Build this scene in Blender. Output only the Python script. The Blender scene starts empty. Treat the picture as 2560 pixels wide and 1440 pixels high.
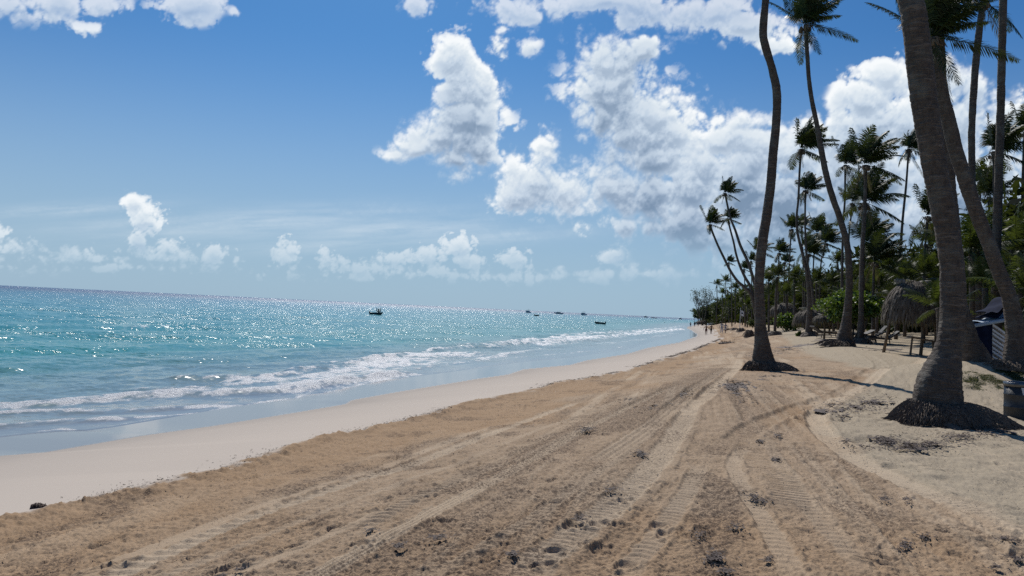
import bpy, math, random
import numpy as np
from mathutils import Vector, Matrix

# ------------------------------------------------------------------ camera, world, sun, exposure
scene = bpy.context.scene
COL = scene.collection
R = math.radians
F = 2000.0                      # focal length in photo pixels (2560 wide)
CAM = np.array([0.0, 0.0, 3.1])
ROLL, PITCH = R(2.75), math.atan(53.9 / 2000)
fwd = np.array([0, math.cos(PITCH), math.sin(PITCH)])
up0 = np.array([0, -math.sin(PITCH), math.cos(PITCH)])
right = math.cos(ROLL) * np.array([1.0, 0, 0]) + math.sin(ROLL) * up0
upv = -math.sin(ROLL) * np.array([1.0, 0, 0]) + math.cos(ROLL) * up0
cam_d = bpy.data.cameras.new('camera'); cam = bpy.data.objects.new('camera', cam_d); COL.objects.link(cam)
cam.matrix_world = Matrix([[right[i], upv[i], -fwd[i], CAM[i]] for i in range(3)] + [[0, 0, 0, 1]])
cam_d.sensor_width = 36; cam_d.lens = F / 2560 * 36; cam_d.clip_start = 0.1; cam_d.clip_end = 80000
scene.camera = cam

SUN_AZ, SUN_EL = R(-9.0), R(46.0)
sun_dir = Vector((math.sin(SUN_AZ) * math.cos(SUN_EL), math.cos(SUN_AZ) * math.cos(SUN_EL), math.sin(SUN_EL)))
ld = bpy.data.lights.new('sun', 'SUN'); ld.energy = 4.1; ld.angle = R(0.5); ld.color = (1, 0.955, 0.89)
lo = bpy.data.objects.new('sun', ld); COL.objects.link(lo); lo.rotation_euler = sun_dir.to_track_quat('Z', 'Y').to_euler()

world = bpy.data.worlds.new('World'); scene.world = world; world.use_nodes = True
nt = world.node_tree; nt.nodes.clear()
sky = nt.nodes.new('ShaderNodeTexSky'); sky.sky_type = 'NISHITA'; sky.sun_disc = False
sky.sun_elevation = SUN_EL; sky.sun_rotation = SUN_AZ; sky.altitude = 0; sky.air_density = 1.0; sky.dust_density = 0.6; sky.ozone_density = 1.6
bg = nt.nodes.new('ShaderNodeBackground'); bg.inputs['Strength'].default_value = 0.080
wo = nt.nodes.new('ShaderNodeOutputWorld')
tcw = nt.nodes.new('ShaderNodeTexCoord'); sep = nt.nodes.new('ShaderNodeSeparateXYZ'); nt.links.new(tcw.outputs['Generated'], sep.inputs[0])
mr = nt.nodes.new('ShaderNodeMapRange'); mr.inputs['From Min'].default_value = 0.0; mr.inputs['From Max'].default_value = 0.34; mr.inputs['To Min'].default_value = 0.85; mr.inputs['To Max'].default_value = 0.0; mr.interpolation_type = 'SMOOTHSTEP'
nt.links.new(sep.outputs['Z'], mr.inputs['Value'])
tint = nt.nodes.new('ShaderNodeMix'); tint.data_type = 'RGBA'; tint.blend_type = 'MULTIPLY'; tint.inputs[0].default_value = 1.0; tint.inputs[7].default_value = (0.24, 0.56, 0.90, 1)
hzm = nt.nodes.new('ShaderNodeMix'); hzm.data_type = 'RGBA'; hzm.inputs[7].default_value = (4.7, 6.4, 8.1, 1)
nt.links.new(sky.outputs[0], tint.inputs[6]); nt.links.new(mr.outputs[0], hzm.inputs[0]); nt.links.new(tint.outputs[2], hzm.inputs[6])
nt.links.new(hzm.outputs[2], bg.inputs['Color']); nt.links.new(bg.outputs[0], wo.inputs['Surface'])

scene.view_settings.view_transform = 'Standard'; scene.view_settings.look = 'None'
scene.view_settings.exposure = 0.0; scene.view_settings.gamma = 1.0
scene.cycles.use_denoising = False
scene.cycles.max_bounces = 6; scene.cycles.diffuse_bounces = 3; scene.cycles.glossy_bounces = 3
scene.cycles.transparent_max_bounces = 12; scene.cycles.transmission_bounces = 3
scene.cycles.sample_clamp_direct = 12.0; scene.cycles.sample_clamp_indirect = 4.0
scene.cycles.caustics_reflective = False; scene.cycles.caustics_refractive = False

# ------------------------------------------------------------------ maths helpers
def ray(px, py):
    a = (px - 1280) / F; b = -(py - 720) / F
    return a * right + b * upv + fwd
def on_plane(px, py, z):
    d = ray(px, py); t = (z - CAM[2]) / d[2]; return CAM + d * t
def at_depth(px, py, Y):
    d = ray(px, py); return CAM + d * (Y / d[1])
def to_pixel(P):
    Q = np.asarray(P, float) - CAM
    w = Q @ fwd; return 1280 + F * (Q @ right) / w, 720 - F * (Q @ upv) / w

_rng = np.random.RandomState(11); RT = _rng.rand(512, 512).astype(np.float32)
def vnoise(x, y, seed=0):
    x = np.asarray(x, np.float64); y = np.asarray(y, np.float64)
    ix = np.floor(x).astype(np.int64); iy = np.floor(y).astype(np.int64)
    fx = x - ix; fy = y - iy
    fx = fx * fx * fx * (fx * (fx * 6 - 15) + 10); fy = fy * fy * fy * (fy * (fy * 6 - 15) + 10)
    sx = seed * 57; sy = seed * 131
    x0 = (ix + sx) & 511; x1 = (ix + 1 + sx) & 511; y0 = (iy + sy) & 511; y1 = (iy + 1 + sy) & 511
    a = RT[x0, y0]; b = RT[x1, y0]; c = RT[x0, y1]; d = RT[x1, y1]
    return ((a * (1 - fx) + b * fx) * (1 - fy) + (c * (1 - fx) + d * fx) * fy) * 2 - 1
def fbm(x, y, octv=4, seed=0, gain=0.5):
    r = 0; a = 1; t = 0; ca, sa = 0.8, 0.6
    for i in range(octv):
        r = r + a * vnoise(x, y, seed + i * 7); t += a; a *= gain
        x, y = (x * ca - y * sa) * 2.03, (x * sa + y * ca) * 2.03
    return r / t
def billow(x, y, octv=4, seed=0, gain=0.5):
    r = 0; a = 1; t = 0
    for i in range(octv):
        r = r + a * np.abs(vnoise(x, y, seed + i * 7)); t += a; a *= gain; x, y = (x * .8 - y * .6) * 2.07, (x * .6 + y * .8) * 2.07
    return r / t
def sstep(a, b, x):
    t = np.clip((x - a) / (b - a), 0, 1); return t * t * (3 - 2 * t)
def polydist(x, y, poly):
    """distance, signed lateral distance and arc length to a polyline"""
    best = np.full(x.shape, 1e9); sg = np.zeros(x.shape); al = np.zeros(x.shape); acc = 0.0
    for (x0, y0), (x1, y1) in zip(poly[:-1], poly[1:]):
        dx, dy = x1 - x0, y1 - y0; L = math.hypot(dx, dy)
        if L < 1e-6: continue
        t = np.clip(((x - x0) * dx + (y - y0) * dy) / (L * L), 0, 1)
        ex = x - x0 - t * dx; ey = y - y0 - t * dy; d = np.hypot(ex, ey)
        m = d < best; best = np.where(m, d, best)
        sg = np.where(m, (ex * dy - ey * dx) / L, sg); al = np.where(m, acc + t * L, al); acc += L
    return best, sg, al
def smooth_poly(pts, n=6):
    P = [np.array(p, float) for p in pts]
    if len(P) < 3: return [tuple(p) for p in P]
    out = []
    for i in range(len(P) - 1):
        p0 = P[i - 1] if i else 2 * P[0] - P[1]; p1 = P[i]; p2 = P[i + 1]; p3 = P[i + 2] if i + 2 < len(P) else 2 * P[-1] - P[-2]
        for k in range(n):
            t = k / n
            out.append(tuple(0.5 * (2 * p1 + (p2 - p0) * t + (2 * p0 - 5 * p1 + 4 * p2 - p3) * t * t + (3 * p1 - p0 - 3 * p2 + p3) * t ** 3)))
    out.append(tuple(P[-1])); return out

# ------------------------------------------------------------------ object helpers
def tag(o, label=None, cat=None, group=None, kind=None):
    if label: o['label'] = label
    if cat: o['category'] = cat
    if group: o['group'] = group
    if kind: o['kind'] = kind
    return o
def empty(name, loc, rz=0.0):
    o = bpy.data.objects.new(name, None); COL.objects.link(o); o.location = [float(v) for v in loc]
    o.rotation_euler = (0, 0, rz); o.empty_display_size = 0.3; return o

class MB:
    """collects polygons; build() links them as ONE mesh object"""
    def __init__(s): s.v = []; s.l = []; s.t = []; s.n = 0
    def add(s, verts, faces):
        verts = np.asarray(verts, np.float64).reshape(-1, 3)
        if isinstance(faces, np.ndarray):
            s.l.append((faces + s.n).ravel()); s.t.append(np.full(len(faces), faces.shape[1]))
        else:
            for f in faces:
                s.l.append(np.array(f) + s.n); s.t.append(np.array([len(f)]))
        s.v.append(verts); s.n += len(verts); return s
    def mesh(s, name, smooth=False):
        V = np.concatenate(s.v); Lp = np.concatenate(s.l).astype(np.int32); T = np.concatenate(s.t).astype(np.int32)
        m = bpy.data.meshes.new(name); m.vertices.add(len(V)); m.vertices.foreach_set('co', V.ravel().astype(np.float32))
        m.loops.add(len(Lp)); m.loops.foreach_set('vertex_index', Lp)
        m.polygons.add(len(T)); st = np.concatenate([[0], np.cumsum(T)[:-1]]).astype(np.int32)
        m.polygons.foreach_set('loop_start', st)
        m.polygons.foreach_set('loop_total', T)
        m.polygons.foreach_set('use_smooth', np.full(len(T), smooth))
        m.update(calc_edges=True); return m
    def build(s, name, mat=None, parent=None, smooth=False):
        m = s.mesh(name, smooth)
        if mat: m.materials.append(mat)
        o = bpy.data.objects.new(name, m); COL.objects.link(o)
        if parent: o.parent = parent
        return o
    # ---- shapes
    def box(s, c, size, rot=None, taper=1.0):
        hx, hy, hz = [v / 2 for v in size]
        V = np.array([[x * hx * (taper if z > 0 else 1), y * hy * (taper if z > 0 else 1), z * hz] for z in (-1, 1) for y in (-1, 1) for x in (-1, 1)])
        if rot is not None: V = V @ np.array(rot).T
        return s.add(V + np.array(c), [(0, 2, 3, 1), (4, 5, 7, 6), (0, 1, 5, 4), (2, 6, 7, 3), (0, 4, 6, 2), (1, 3, 7, 5)])
    def tube(s, pts, rad, n=8, caps=True):
        P = np.array(pts, float); k = len(P); rad = np.broadcast_to(np.array(rad, float), (k,))
        T = np.gradient(P, axis=0); T /= np.linalg.norm(T, axis=1, keepdims=True) + 1e-12
        ref = np.array([0.0, 0, 1]) if abs(T[0][2]) < 0.9 else np.array([1.0, 0, 0])
        A = np.empty_like(P); a = ref - T[0] * (ref @ T[0]); a /= np.linalg.norm(a)
        for i in range(k):
            a = a - T[i] * (a @ T[i]); a /= np.linalg.norm(a) + 1e-12; A[i] = a
        B = np.cross(T, A); th = np.linspace(0, 2 * math.pi, n, endpoint=False)
        V = P[:, None] + rad[:, None, None] * (A[:, None] * np.cos(th)[None, :, None] + B[:, None] * np.sin(th)[None, :, None])
        i = np.arange(k - 1)[:, None] * n; j = np.arange(n)[None]; j2 = (j + 1) % n
        Q = np.stack([i + j, i + j2, i + n + j2, i + n + j], -1).reshape(-1, 4)
        base = s.n; s.add(V, Q)
        if caps:
            s.l.append(base + np.arange(n)[::-1]); s.t.append(np.array([n])); s.l.append(base + (k - 1) * n + np.arange(n)); s.t.append(np.array([n]))
        return s
    def lathe(s, prof, c=(0, 0, 0), n=24, cap=True):
        prof = np.array(prof, float); k = len(prof); th = np.linspace(0, 2 * math.pi, n, endpoint=False)
        V = np.stack([prof[:, 0:1] * np.cos(th), prof[:, 0:1] * np.sin(th), np.repeat(prof[:, 1:2], n, 1)], -1) + np.array(c)
        i = np.arange(k - 1)[:, None] * n; j = np.arange(n)[None]; j2 = (j + 1) % n
        base = s.n; s.add(V, np.stack([i + j, i + j2, i + n + j2, i + n + j], -1).reshape(-1, 4))
        if cap:
            s.l.append(base + np.arange(n)[::-1]); s.t.append(np.array([n])); s.l.append(base + (k - 1) * n + np.arange(n)); s.t.append(np.array([n]))
        return s
    def ball(s, c, r, nu=10, nv=7):
        r = np.broadcast_to(np.array(r, float), (3,)); th = np.linspace(0, 2 * math.pi, nu, endpoint=False); ph = np.linspace(0.02, math.pi - 0.02, nv)
        V = np.stack([np.sin(ph)[:, None] * np.cos(th), np.sin(ph)[:, None] * np.sin(th), np.cos(ph)[:, None] * np.ones(nu)], -1) * r + np.array(c)
        i = np.arange(nv - 1)[:, None] * nu; j = np.arange(nu)[None]; j2 = (j + 1) % nu
        base = s.n; s.add(V, np.stack([i + j, i + nu + j, i + nu + j2, i + j2], -1).reshape(-1, 4))
        s.l.append(base + np.arange(nu)); s.t.append(np.array([nu])); s.l.append(base + (nv - 1) * nu + np.arange(nu)[::-1]); s.t.append(np.array([nu]))
        return s

# ------------------------------------------------------------------ material helpers
class NT:
    def __init__(s, name):
        s.m = bpy.data.materials.new(name); s.m.use_nodes = True; s.t = s.m.node_tree; s.t.nodes.clear()
        s.out = s.t.nodes.new('ShaderNodeOutputMaterial')
    def n(s, typ, ins=None, **kw):
        nd = s.t.nodes.new(typ)
        for k, v in kw.items(): setattr(nd, k, v)
        for k, v in (ins or {}).items():
            i = nd.inputs[k]
            if isinstance(v, bpy.types.NodeSocket): s.t.links.new(v, i)
            elif isinstance(v, bpy.types.Node): s.t.links.new(v.outputs[0], i)
            else: i.default_value = v
        return nd
    def math(s, op, a, b=0.0, c=None, clamp=False):
        nd = s.t.nodes.new('ShaderNodeMath'); nd.operation = op; nd.use_clamp = clamp
        for i, v in enumerate((a, b) if c is None else (a, b, c)):
            if isinstance(v, (bpy.types.NodeSocket)): s.t.links.new(v, nd.inputs[i])
            elif isinstance(v, bpy.types.Node): s.t.links.new(v.outputs[0], nd.inputs[i])
            else: nd.inputs[i].default_value = v
        return nd.outputs[0]
    def mix(s, f, a, b, blend='MIX'):
        nd = s.t.nodes.new('ShaderNodeMix'); nd.data_type = 'RGBA'; nd.blend_type = blend
        for i, v in ((0, f), (6, a), (7, b)):
            if isinstance(v, bpy.types.NodeSocket): s.t.links.new(v, nd.inputs[i])
            elif i and len(v) == 3: nd.inputs[i].default_value = (*v, 1)
            else: nd.inputs[i].default_value = v
        return nd.outputs[2]
    def noise(s, scale, detail=4, rough=0.5, vec=None, dist=0.0):
        nd = s.n('ShaderNodeTexNoise', {'Scale': scale, 'Detail': detail, 'Roughness': rough, 'Distortion': dist})
        if vec is not None: s.t.links.new(vec, nd.inputs['Vector'])
        return nd.outputs[0]
    def ramp(s, f, stops):
        nd = s.t.nodes.new('ShaderNodeValToRGB'); s.t.links.new(f, nd.inputs[0]); e = nd.color_ramp.elements
        while len(e) < len(stops): e.new(0.5)
        for el, (p, c) in zip(e, stops): el.position = p; el.color = (*c, 1) if len(c) == 3 else c
        return nd.outputs[0]
    def maprange(s, v, a, b, c=0.0, d=1.0, smooth=False):
        nd = s.n('ShaderNodeMapRange', {'Value': v, 'From Min': a, 'From Max': b, 'To Min': c, 'To Max': d})
        if smooth: nd.interpolation_type = 'SMOOTHSTEP'
        return nd.outputs[0]
    def done(s, shader): s.t.links.new(shader.outputs[0] if isinstance(shader, bpy.types.Node) else shader, s.out.inputs['Surface']); return s.m
def simple(name, c1, c2=None, rough=0.7, scale=6.0, bump=0.3, metal=0.0, bscale=None, detail=5, spec=0.4):
    t = NT(name); co = t.n('ShaderNodeTexCoord').outputs['Object']; c2 = c2 or tuple(v * 0.6 for v in c1)
    nz = t.noise(scale, detail, 0.6, co); col = t.mix(t.maprange(nz, 0.3, 0.7), c2, c1)
    b = t.n('ShaderNodeBump', {'Height': t.noise(bscale or scale * 3, 4, 0.6, co), 'Strength': bump, 'Distance': 0.02})
    return t.done(t.n('ShaderNodeBsdfPrincipled', {'Base Color': col, 'Roughness': rough, 'Metallic': metal, 'Normal': b.outputs[0], 'Specular IOR Level': spec}))
def leafmat(name, c1, c2, trans=0.3, rough=0.45, spec=0.5, scale=1.5):
    t = NT(name); co = t.n('ShaderNodeTexCoord').outputs['Object']
    geo = t.n('ShaderNodeNewGeometry').outputs['Random Per Island']
    f = t.math('ADD', t.math('MULTIPLY', t.noise(scale, 3, 0.6, co), 0.6), t.math('MULTIPLY', geo, 0.4))
    col = t.mix(t.maprange(f, 0.3, 0.7), c1, c2)
    p = t.n('ShaderNodeBsdfPrincipled', {'Base Color': col, 'Roughness': rough, 'Specular IOR Level': spec})
    tr = t.n('ShaderNodeBsdfTranslucent', {'Color': t.mix(0.5, col, (0.16, 0.2, 0.02))})
    mx = t.n('ShaderNodeMixShader', {0: trans, 1: p.outputs[0], 2: tr.outputs[0]}); return t.done(mx)

# ------------------------------------------------------------------ beach geometry (s along shore, u towards the sea)
PHI = R(12.8); SP, CP = math.sin(PHI), math.cos(PHI)
def su(x, y): return x * SP + y * CP, -x * CP + y * SP
def table(pix, z):
    P = [su(*on_plane(px, py, z)[:2]) for px, py in pix]; P.sort(); return np.array([p[0] for p in P]), np.array([p[1] for p in P])
WET_PIX = [(0,1140),(112,1131),(352,1090),(527,1066),(738,1032),(862,1011),(878,1001),(995,980),(1093,964),(1191,948),(1269,937),(1308,924),(1425,913),(1464,902),(1566,886),(1620,870),(1698,857),(1741,842),(1744,836),(1729,826),(1716,819),(1736,814),(1752,810)]
BR_PIX = [(0,1298),(100,1277),(250,1240),(350,1215),(450,1192),(575,1170),(650,1140),(800,1095),(950,1065),(1097,1028),(1191,999),(1292,982),(1366,966),(1386,956),(1464,946),(1542,931),(1620,911),(1659,897),(1737,874),(1800,848),(1795,832),(1783,825),(1752,816)]
WASH_PIX = [(0,1092),(88,1083),(148,1078),(211,1076),(281,1067),(352,1055),(580,1016),(619,1011),(738,995),(763,987),(809,981),(900,962),(956,950),(1034,941),(1183,921),(1300,905),(1425,893),(1566,874),(1641,851),(1709,834),(1712,826),(1707,818),(1745,809.5)]
wet_s, wet_u = table(WET_PIX, 0.10); br_s, br_u = table(BR_PIX, 0.9); wa_s, wa_u = table(WASH_PIX, 0.0)
def ext(ss, uu):
    return np.concatenate([[-60], ss, [900, 3000]]), np.concatenate([[uu[0] + 1], uu, [uu[-1] - 60, uu[-1] - 900]])
wet_s, wet_u = ext(wet_s, wet_u); br_s, br_u = ext(br_s, br_u); wa_s, wa_u = ext(wa_s, wa_u)
def edges(s):
    w = np.interp(s, wet_s, wet_u); b = np.interp(s, br_s, br_u); h = np.interp(s, wa_s, wa_u)
    b = np.minimum(b, w - 1.2); h = np.maximum(h, w + 0.5); return w, b, h
def Hbase(x, y):
    x = np.asarray(x, float); y = np.asarray(y, float); s, u = su(x, y); w, b, h = edges(s)
    t = np.clip((w - u) / (w - b), 0, 1); z = 0.1 + 0.8 * t
    t2 = np.clip((u - w) / (h - w), 0, 1); z = np.where(u > w, 0.1 - 0.1 * t2, z)
    z = np.where(u > h, -np.minimum((u - h) * 0.05, 5), z)
    d = np.clip(b - u, 0, None)
    z = z + 0.6 * sstep(0, 5.5, d) + 0.45 * sstep(5, 9.5, d) * sstep(18, 40, s) + 0.5 * sstep(12, 20, d) + 0.6 * sstep(35, 85, s) * sstep(1.0, 7, d)
    z = z + 0.76 * np.exp(-(((x - 12.9) / 2.8) ** 2 + ((y - 21.3) / 3.1) ** 2))   # mound at the right-hand palms
    return z
def Hz(x, y): return float(Hbase(np.array([x]), np.array([y]))[0])
def ground(px, Y, dz=0.0):
    """point on the ground below/at image column px at depth Y"""
    z = 1.6
    for _ in range(6):
        # row whose ray at depth Y has height z
        lo_, hi_ = 300.0, 1500.0
        for _k in range(40):
            mid = (lo_ + hi_) / 2
            if at_depth(px, mid, Y)[2] > z: lo_ = mid
            else: hi_ = mid
        p = at_depth(px, (lo_ + hi_) / 2, Y); z = Hz(p[0], p[1])
    return np.array([p[0], p[1], z + dz])

def polar_grid(th, r):
    TH, RR = np.meshgrid(th, r); return (RR * np.sin(TH)), (RR * np.cos(TH))
def grid_faces(nr, nt, wrap=False):
    i = np.arange(nr - 1)[:, None] * nt; j = np.arange(nt if wrap else nt - 1)[None]; j2 = (j + 1) % nt
    return np.stack([i + j, i + j2, i + nt + j2, i + nt + j], -1).reshape(-1, 4)
def set_attr(mesh, name, arr):
    a = mesh.attributes.new(name, 'FLOAT', 'POINT'); a.data.foreach_set('value', np.ascontiguousarray(arr, np.float32).ravel())

def world_poly(pix, z=1.5, n=5):
    return smooth_poly([tuple(on_plane(px, py, z)[:2]) for px, py in pix], n)

fine = np.radians(np.arange(-37, 41.01, 0.07)); co1 = np.radians(np.arange(-180, -37.3, 2.0)); co2 = np.radians(np.arange(42, 179, 2.0))
TH = np.concatenate([co1, fine, co2])
inv = np.linspace(1 / 3.6, 1 / 420.0, 640); rr = 1 / inv
RR = np.concatenate([[0.3, 1.0, 1.8, 2.5, 3.0, 3.3], rr, [460, 520, 600, 700, 850, 1100, 1500, 2200, 3200]])
X, Y = polar_grid(TH, RR); shp = X.shape; X = X.ravel(); Y = Y.ravel()
S, U = su(X, Y); Wd, Br, Wa = edges(S); dist = np.hypot(X, Y)
Z = Hbase(X, Y)
edge_n = 0.18 * fbm(X * 1.3, Y * 1.3, 4, 3) + 0.10 * fbm(X * 5, Y * 5, 3, 9)
lim = np.clip(30 / np.maximum(dist, 1), 0.4, 1)
brown = sstep(-0.10, 0.12, (Br - U) + edge_n * (1 + dist / 25))
wetm = sstep(0.10, -0.05, (Wd - U))
damp = sstep(1.6, 0.0, (Wd - U)) * 0.5 + sstep(5, 0.5, Wd - U) * 0.5
# loose pale sand on the right, past the curved track
PALE = world_poly([(2560,1300),(2430,1250),(2316,1212),(2210,1162),(2124,1122),(2071,1085),(2045,1040),(2075,1010),(2140,980),(2180,950),(2040,905),(1990,880),(1960,860),(1930,845)])
pd, ps, pa = polydist(X, Y, PALE)
inside = -ps                                            # sign fixed below
tx, ty = on_plane(2400, 1120, 1.5)[:2]
if polydist(np.array([tx]), np.array([ty]), PALE)[1][0] > 0: inside = ps
pale = sstep(-0.25, 0.35, inside + 0.35 * fbm(X * 0.9, Y * 0.9, 4, 21)) * brown * (dist > 5)
pale = np.where((X < 4.0) & (Y < 12), 0, pale)
# generic micro relief
near = np.clip(1.4 - dist / 45, 0, 1)
clod = fbm(X * 7, Y * 7, 4, 31, 0.6); clod2 = fbm(X * 28, Y * 28, 3, 37, 0.6)
rel = brown * (1 - 0.6 * pale) * (0.020 * fbm(X * 1.6, Y * 1.6, 3, 41) + 0.022 * clod + 0.020 * clod2 * np.clip(12 / dist, 0, 1))
rel += pale * (0.055 * fbm(X * 1.4, Y * 1.4, 4, 51) + 0.030 * np.minimum(0, fbm(X * 3.3, Y * 3.3, 2, 57) + 0.05) * 1.6 + 0.006 * clod)
rel += brown * 0.05 * fbm(X * 0.25, Y * 0.12, 3, 61)
# raked along-shore lines
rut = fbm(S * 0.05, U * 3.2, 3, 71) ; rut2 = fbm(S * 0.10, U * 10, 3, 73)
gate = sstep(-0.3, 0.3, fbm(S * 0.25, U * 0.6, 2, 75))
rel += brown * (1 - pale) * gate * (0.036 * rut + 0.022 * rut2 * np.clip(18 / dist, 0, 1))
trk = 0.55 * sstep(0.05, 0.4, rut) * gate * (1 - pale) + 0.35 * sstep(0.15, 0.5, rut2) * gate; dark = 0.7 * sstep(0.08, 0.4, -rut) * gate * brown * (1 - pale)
def track(pix, half, depth=0.02, tread=0.0, lam=0.12, ribs=0, chev=2.0, palev=0.6, ridge=0.02, skew=0.0):
    global rel, trk, dark
    poly = world_poly(pix); m = (dist < 60) & (X > min(p[0] for p in poly) - 2) & (X < max(p[0] for p in poly) + 2) & (Y > min(p[1] for p in poly) - 2) & (Y < max(p[1] for p in poly) + 2)
    x, y = X[m], Y[m]; d, sg, al = polydist(x, y, poly); sg = sg + 0.02 * fbm(x * 2, y * 2, 2, 5)
    a = np.abs(sg); ins = sstep(half * 1.15, half * 0.8, a + half * 0.22 * fbm(x * 6, y * 6, 3, 79)) * (d < half * 2.5); k = 0.75 + 0.25 * sstep(-0.5, 0.2, fbm(x * 0.8, y * 0.8, 3, 77))
    end = sstep(0.0, 0.8, al) * sstep(0.0, 0.8, al.max() - al)
    r = rel[m] * (1 - 0.85 * ins * k * end); dark[m] *= 1 - 0.8 * ins * k * end
    r += -depth * ins * k * end + ridge * np.exp(-((a - half * 1.25) / (half * 0.22)) ** 2) * end * (d < half * 2.5) * (0.5 + 0.5 * np.abs(fbm(x * 2.5, y * 2.5, 2, 78)))
    if tread: r += 1.2 * tread * ins * k * end * np.sin(2 * math.pi * (al / lam + chev * (sg * skew if skew else a)))
    if ribs: r += 0.010 * ins * k * end * np.cos(2 * math.pi * ribs * sg / (2 * half))
    rel[m] = r; trk[m] = np.maximum(trk[m], palev * ins * k * end)
track([(0,1392),(200,1338),(400,1272),(600,1207),(900,1122),(1130,1062),(1380,986),(1460,968)], 0.14, 0.020, 0.008, 0.16, palev=0.75)
track([(300,1470),(520,1390),(800,1290),(1080,1190),(1350,1095),(1560,1015)], 0.06, 0.012, 0, palev=0.35, ridge=0.012)
track([(0,1440),(260,1385),(560,1290),(860,1195),(1160,1100),(1420,1020),(1600,965)], 0.07, 0.010, 0.005, 0.1, palev=0.3, ridge=0.010)
track([(980,1470),(1180,1370),(1400,1240),(1560,1130),(1660,1050),(1760,960)], 0.07, 0.014, 0.006, 0.1, palev=0.4, ridge=0.014)
track([(1150,1470),(1330,1370),(1480,1270),(1600,1170)], 0.05, 0.016, 0, palev=0.3, ridge=0.016)
track([(2200,1470),(2080,1330),(1980,1220),(1930,1130)], 0.08, 0.012, 0.006, 0.12, palev=0.3, ridge=0.012)
track([(0,1352),(200,1296),(430,1232),(700,1152),(1000,1075),(1200,1018),(1300,1000)], 0.12, 0.010, 0, palev=0.35)
track([(640,1470),(700,1437),(850,1362),(1100,1240),(1280,1147),(1386,1093),(1433,1069),(1500,1036),(1620,985),(1700,955)], 0.095, 0.020, 0, ribs=4, palev=0.85, ridge=0.012)
track([(850,1300),(1050,1200),(1250,1110),(1308,1085),(1386,1054),(1444,1023),(1500,1000),(1560,985)], 0.10, 0.016, 0.014, 0.12, chev=3.0, palev=0.25)
track([(1240,1470),(1306,1430),(1423,1342),(1529,1262),(1625,1172),(1699,1069),(1731,1016),(1765,990),(1800,955),(1838,920),(1850,890)], 0.16, 0.030, 0.008, 0.10, chev=2.5, palev=0.85, ridge=0.020)
track([(1330,1470),(1480,1352),(1600,1255),(1680,1165),(1722,1090),(1750,1035)], 0.05, 0.0, 0.006, 0.075, chev=6, skew=1.0, palev=0.1, ridge=0.004)
track([(1540,1470),(1604,1382),(1678,1287),(1731,1202),(1760,1150)], 0.09, 0.015, 0.008, 0.11, chev=3, palev=0.45)
track([(2000,1470),(1981,1435),(1933,1329),(1885,1255),(1843,1186),(1835,1150),(1870,1110)], 0.09, 0.020, 0.004, 0.12, palev=0.45, ridge=0.02)
track([(1990,1290),(1960,1200),(1900,1160),(1880,1120),(1890,1080)], 0.17, 0.012, 0.016, 0.11, chev=0.6, skew=1.0, palev=0.05)
track([(2560,1310),(2430,1262),(2316,1225),(2210,1175),(2124,1132),(2068,1090),(2040,1045),(2062,1012),(2120,985),(2210,960),(2300,925),(2330,905)], 0.17, 0.040, 0.006, 0.1, palev=0.85, ridge=0.03)
track([(1830,1110),(1900,1060),(2000,1020),(2100,985),(2180,955),(2200,930),(2150,905)], 0.20, 0.03, 0.012, 0.14, palev=-0.2, ridge=0.03)
track([(1480,1150),(1640,1050),(1750,960),(1830,905),(1860,872)], 0.15, 0.02, 0.0, ribs=3, palev=0.5)
def prints(pix, L=0.25, wd=0.10, dep=0.015):
    global rel
    for i, (px, py, ang) in enumerate(pix):
        cx, cy = on_plane(px, py, 1.45)[:2]; m = (np.abs(X - cx) < 0.6) & (np.abs(Y - cy) < 0.6)
        dx, dy = X[m] - cx, Y[m] - cy; a = R(ang); p = (dx * math.sin(a) + dy * math.cos(a)) / (L / 2); q = (dx * math.cos(a) - dy * math.sin(a)) / (wd / 2 * (1 + 0.25 * np.sin(2.5 * p)))
        e = np.hypot(p, q) + 0.12 * fbm(X[m] * 9, Y[m] * 9, 2, 90)
        rel[m] += -dep * sstep(1.25, 0.55, e) + 0.016 * np.exp(-((e - 1.3) / 0.22) ** 2)
prints([(560,1365,50),(596,1357,50),(724,1322,40),(835,1281,40),(470,1312,60),(1465,1375,20),(1580,1290,60),(1555,1258,50),(1543,1330,60),(1500,1385,40),(1375,1385,80),(1350,1425,60),
        (1630,1250,10),(1714,1141,60),(1790,1110,20),(1730,1162,20),(1700,1182,50),(1640,1220,70),(1810,1092,40),(1150,1140,60),(1168,1130,50),(1070,1164,50),(1185,1120,60),(1070,1185,60),(1640,1330,30),(1690,1345,30),(1660,1350,30),
        (1880,1240,60),(1750,1340,30),(1560,1430,40),(330,1355,60),(180,1395,60),(270,1300,60),(120,1330,60),(1990,1120,20)])
rngp = random.Random(5)
prints([(rngp.uniform(2100, 2560), rngp.uniform(1090, 1440), rngp.uniform(0, 180)) for _ in range(14)], 0.26, 0.12, 0.016)
prints([(rngp.uniform(1960, 2500), rngp.uniform(860, 1060), rngp.uniform(0, 180)) for _ in range(90)], 0.3, 0.2, 0.05)
prints([(rngp.uniform(100, 1500), rngp.uniform(1060, 1430), rngp.uniform(30, 70)) for _ in range(24)], 0.24, 0.12, 0.014)
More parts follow.
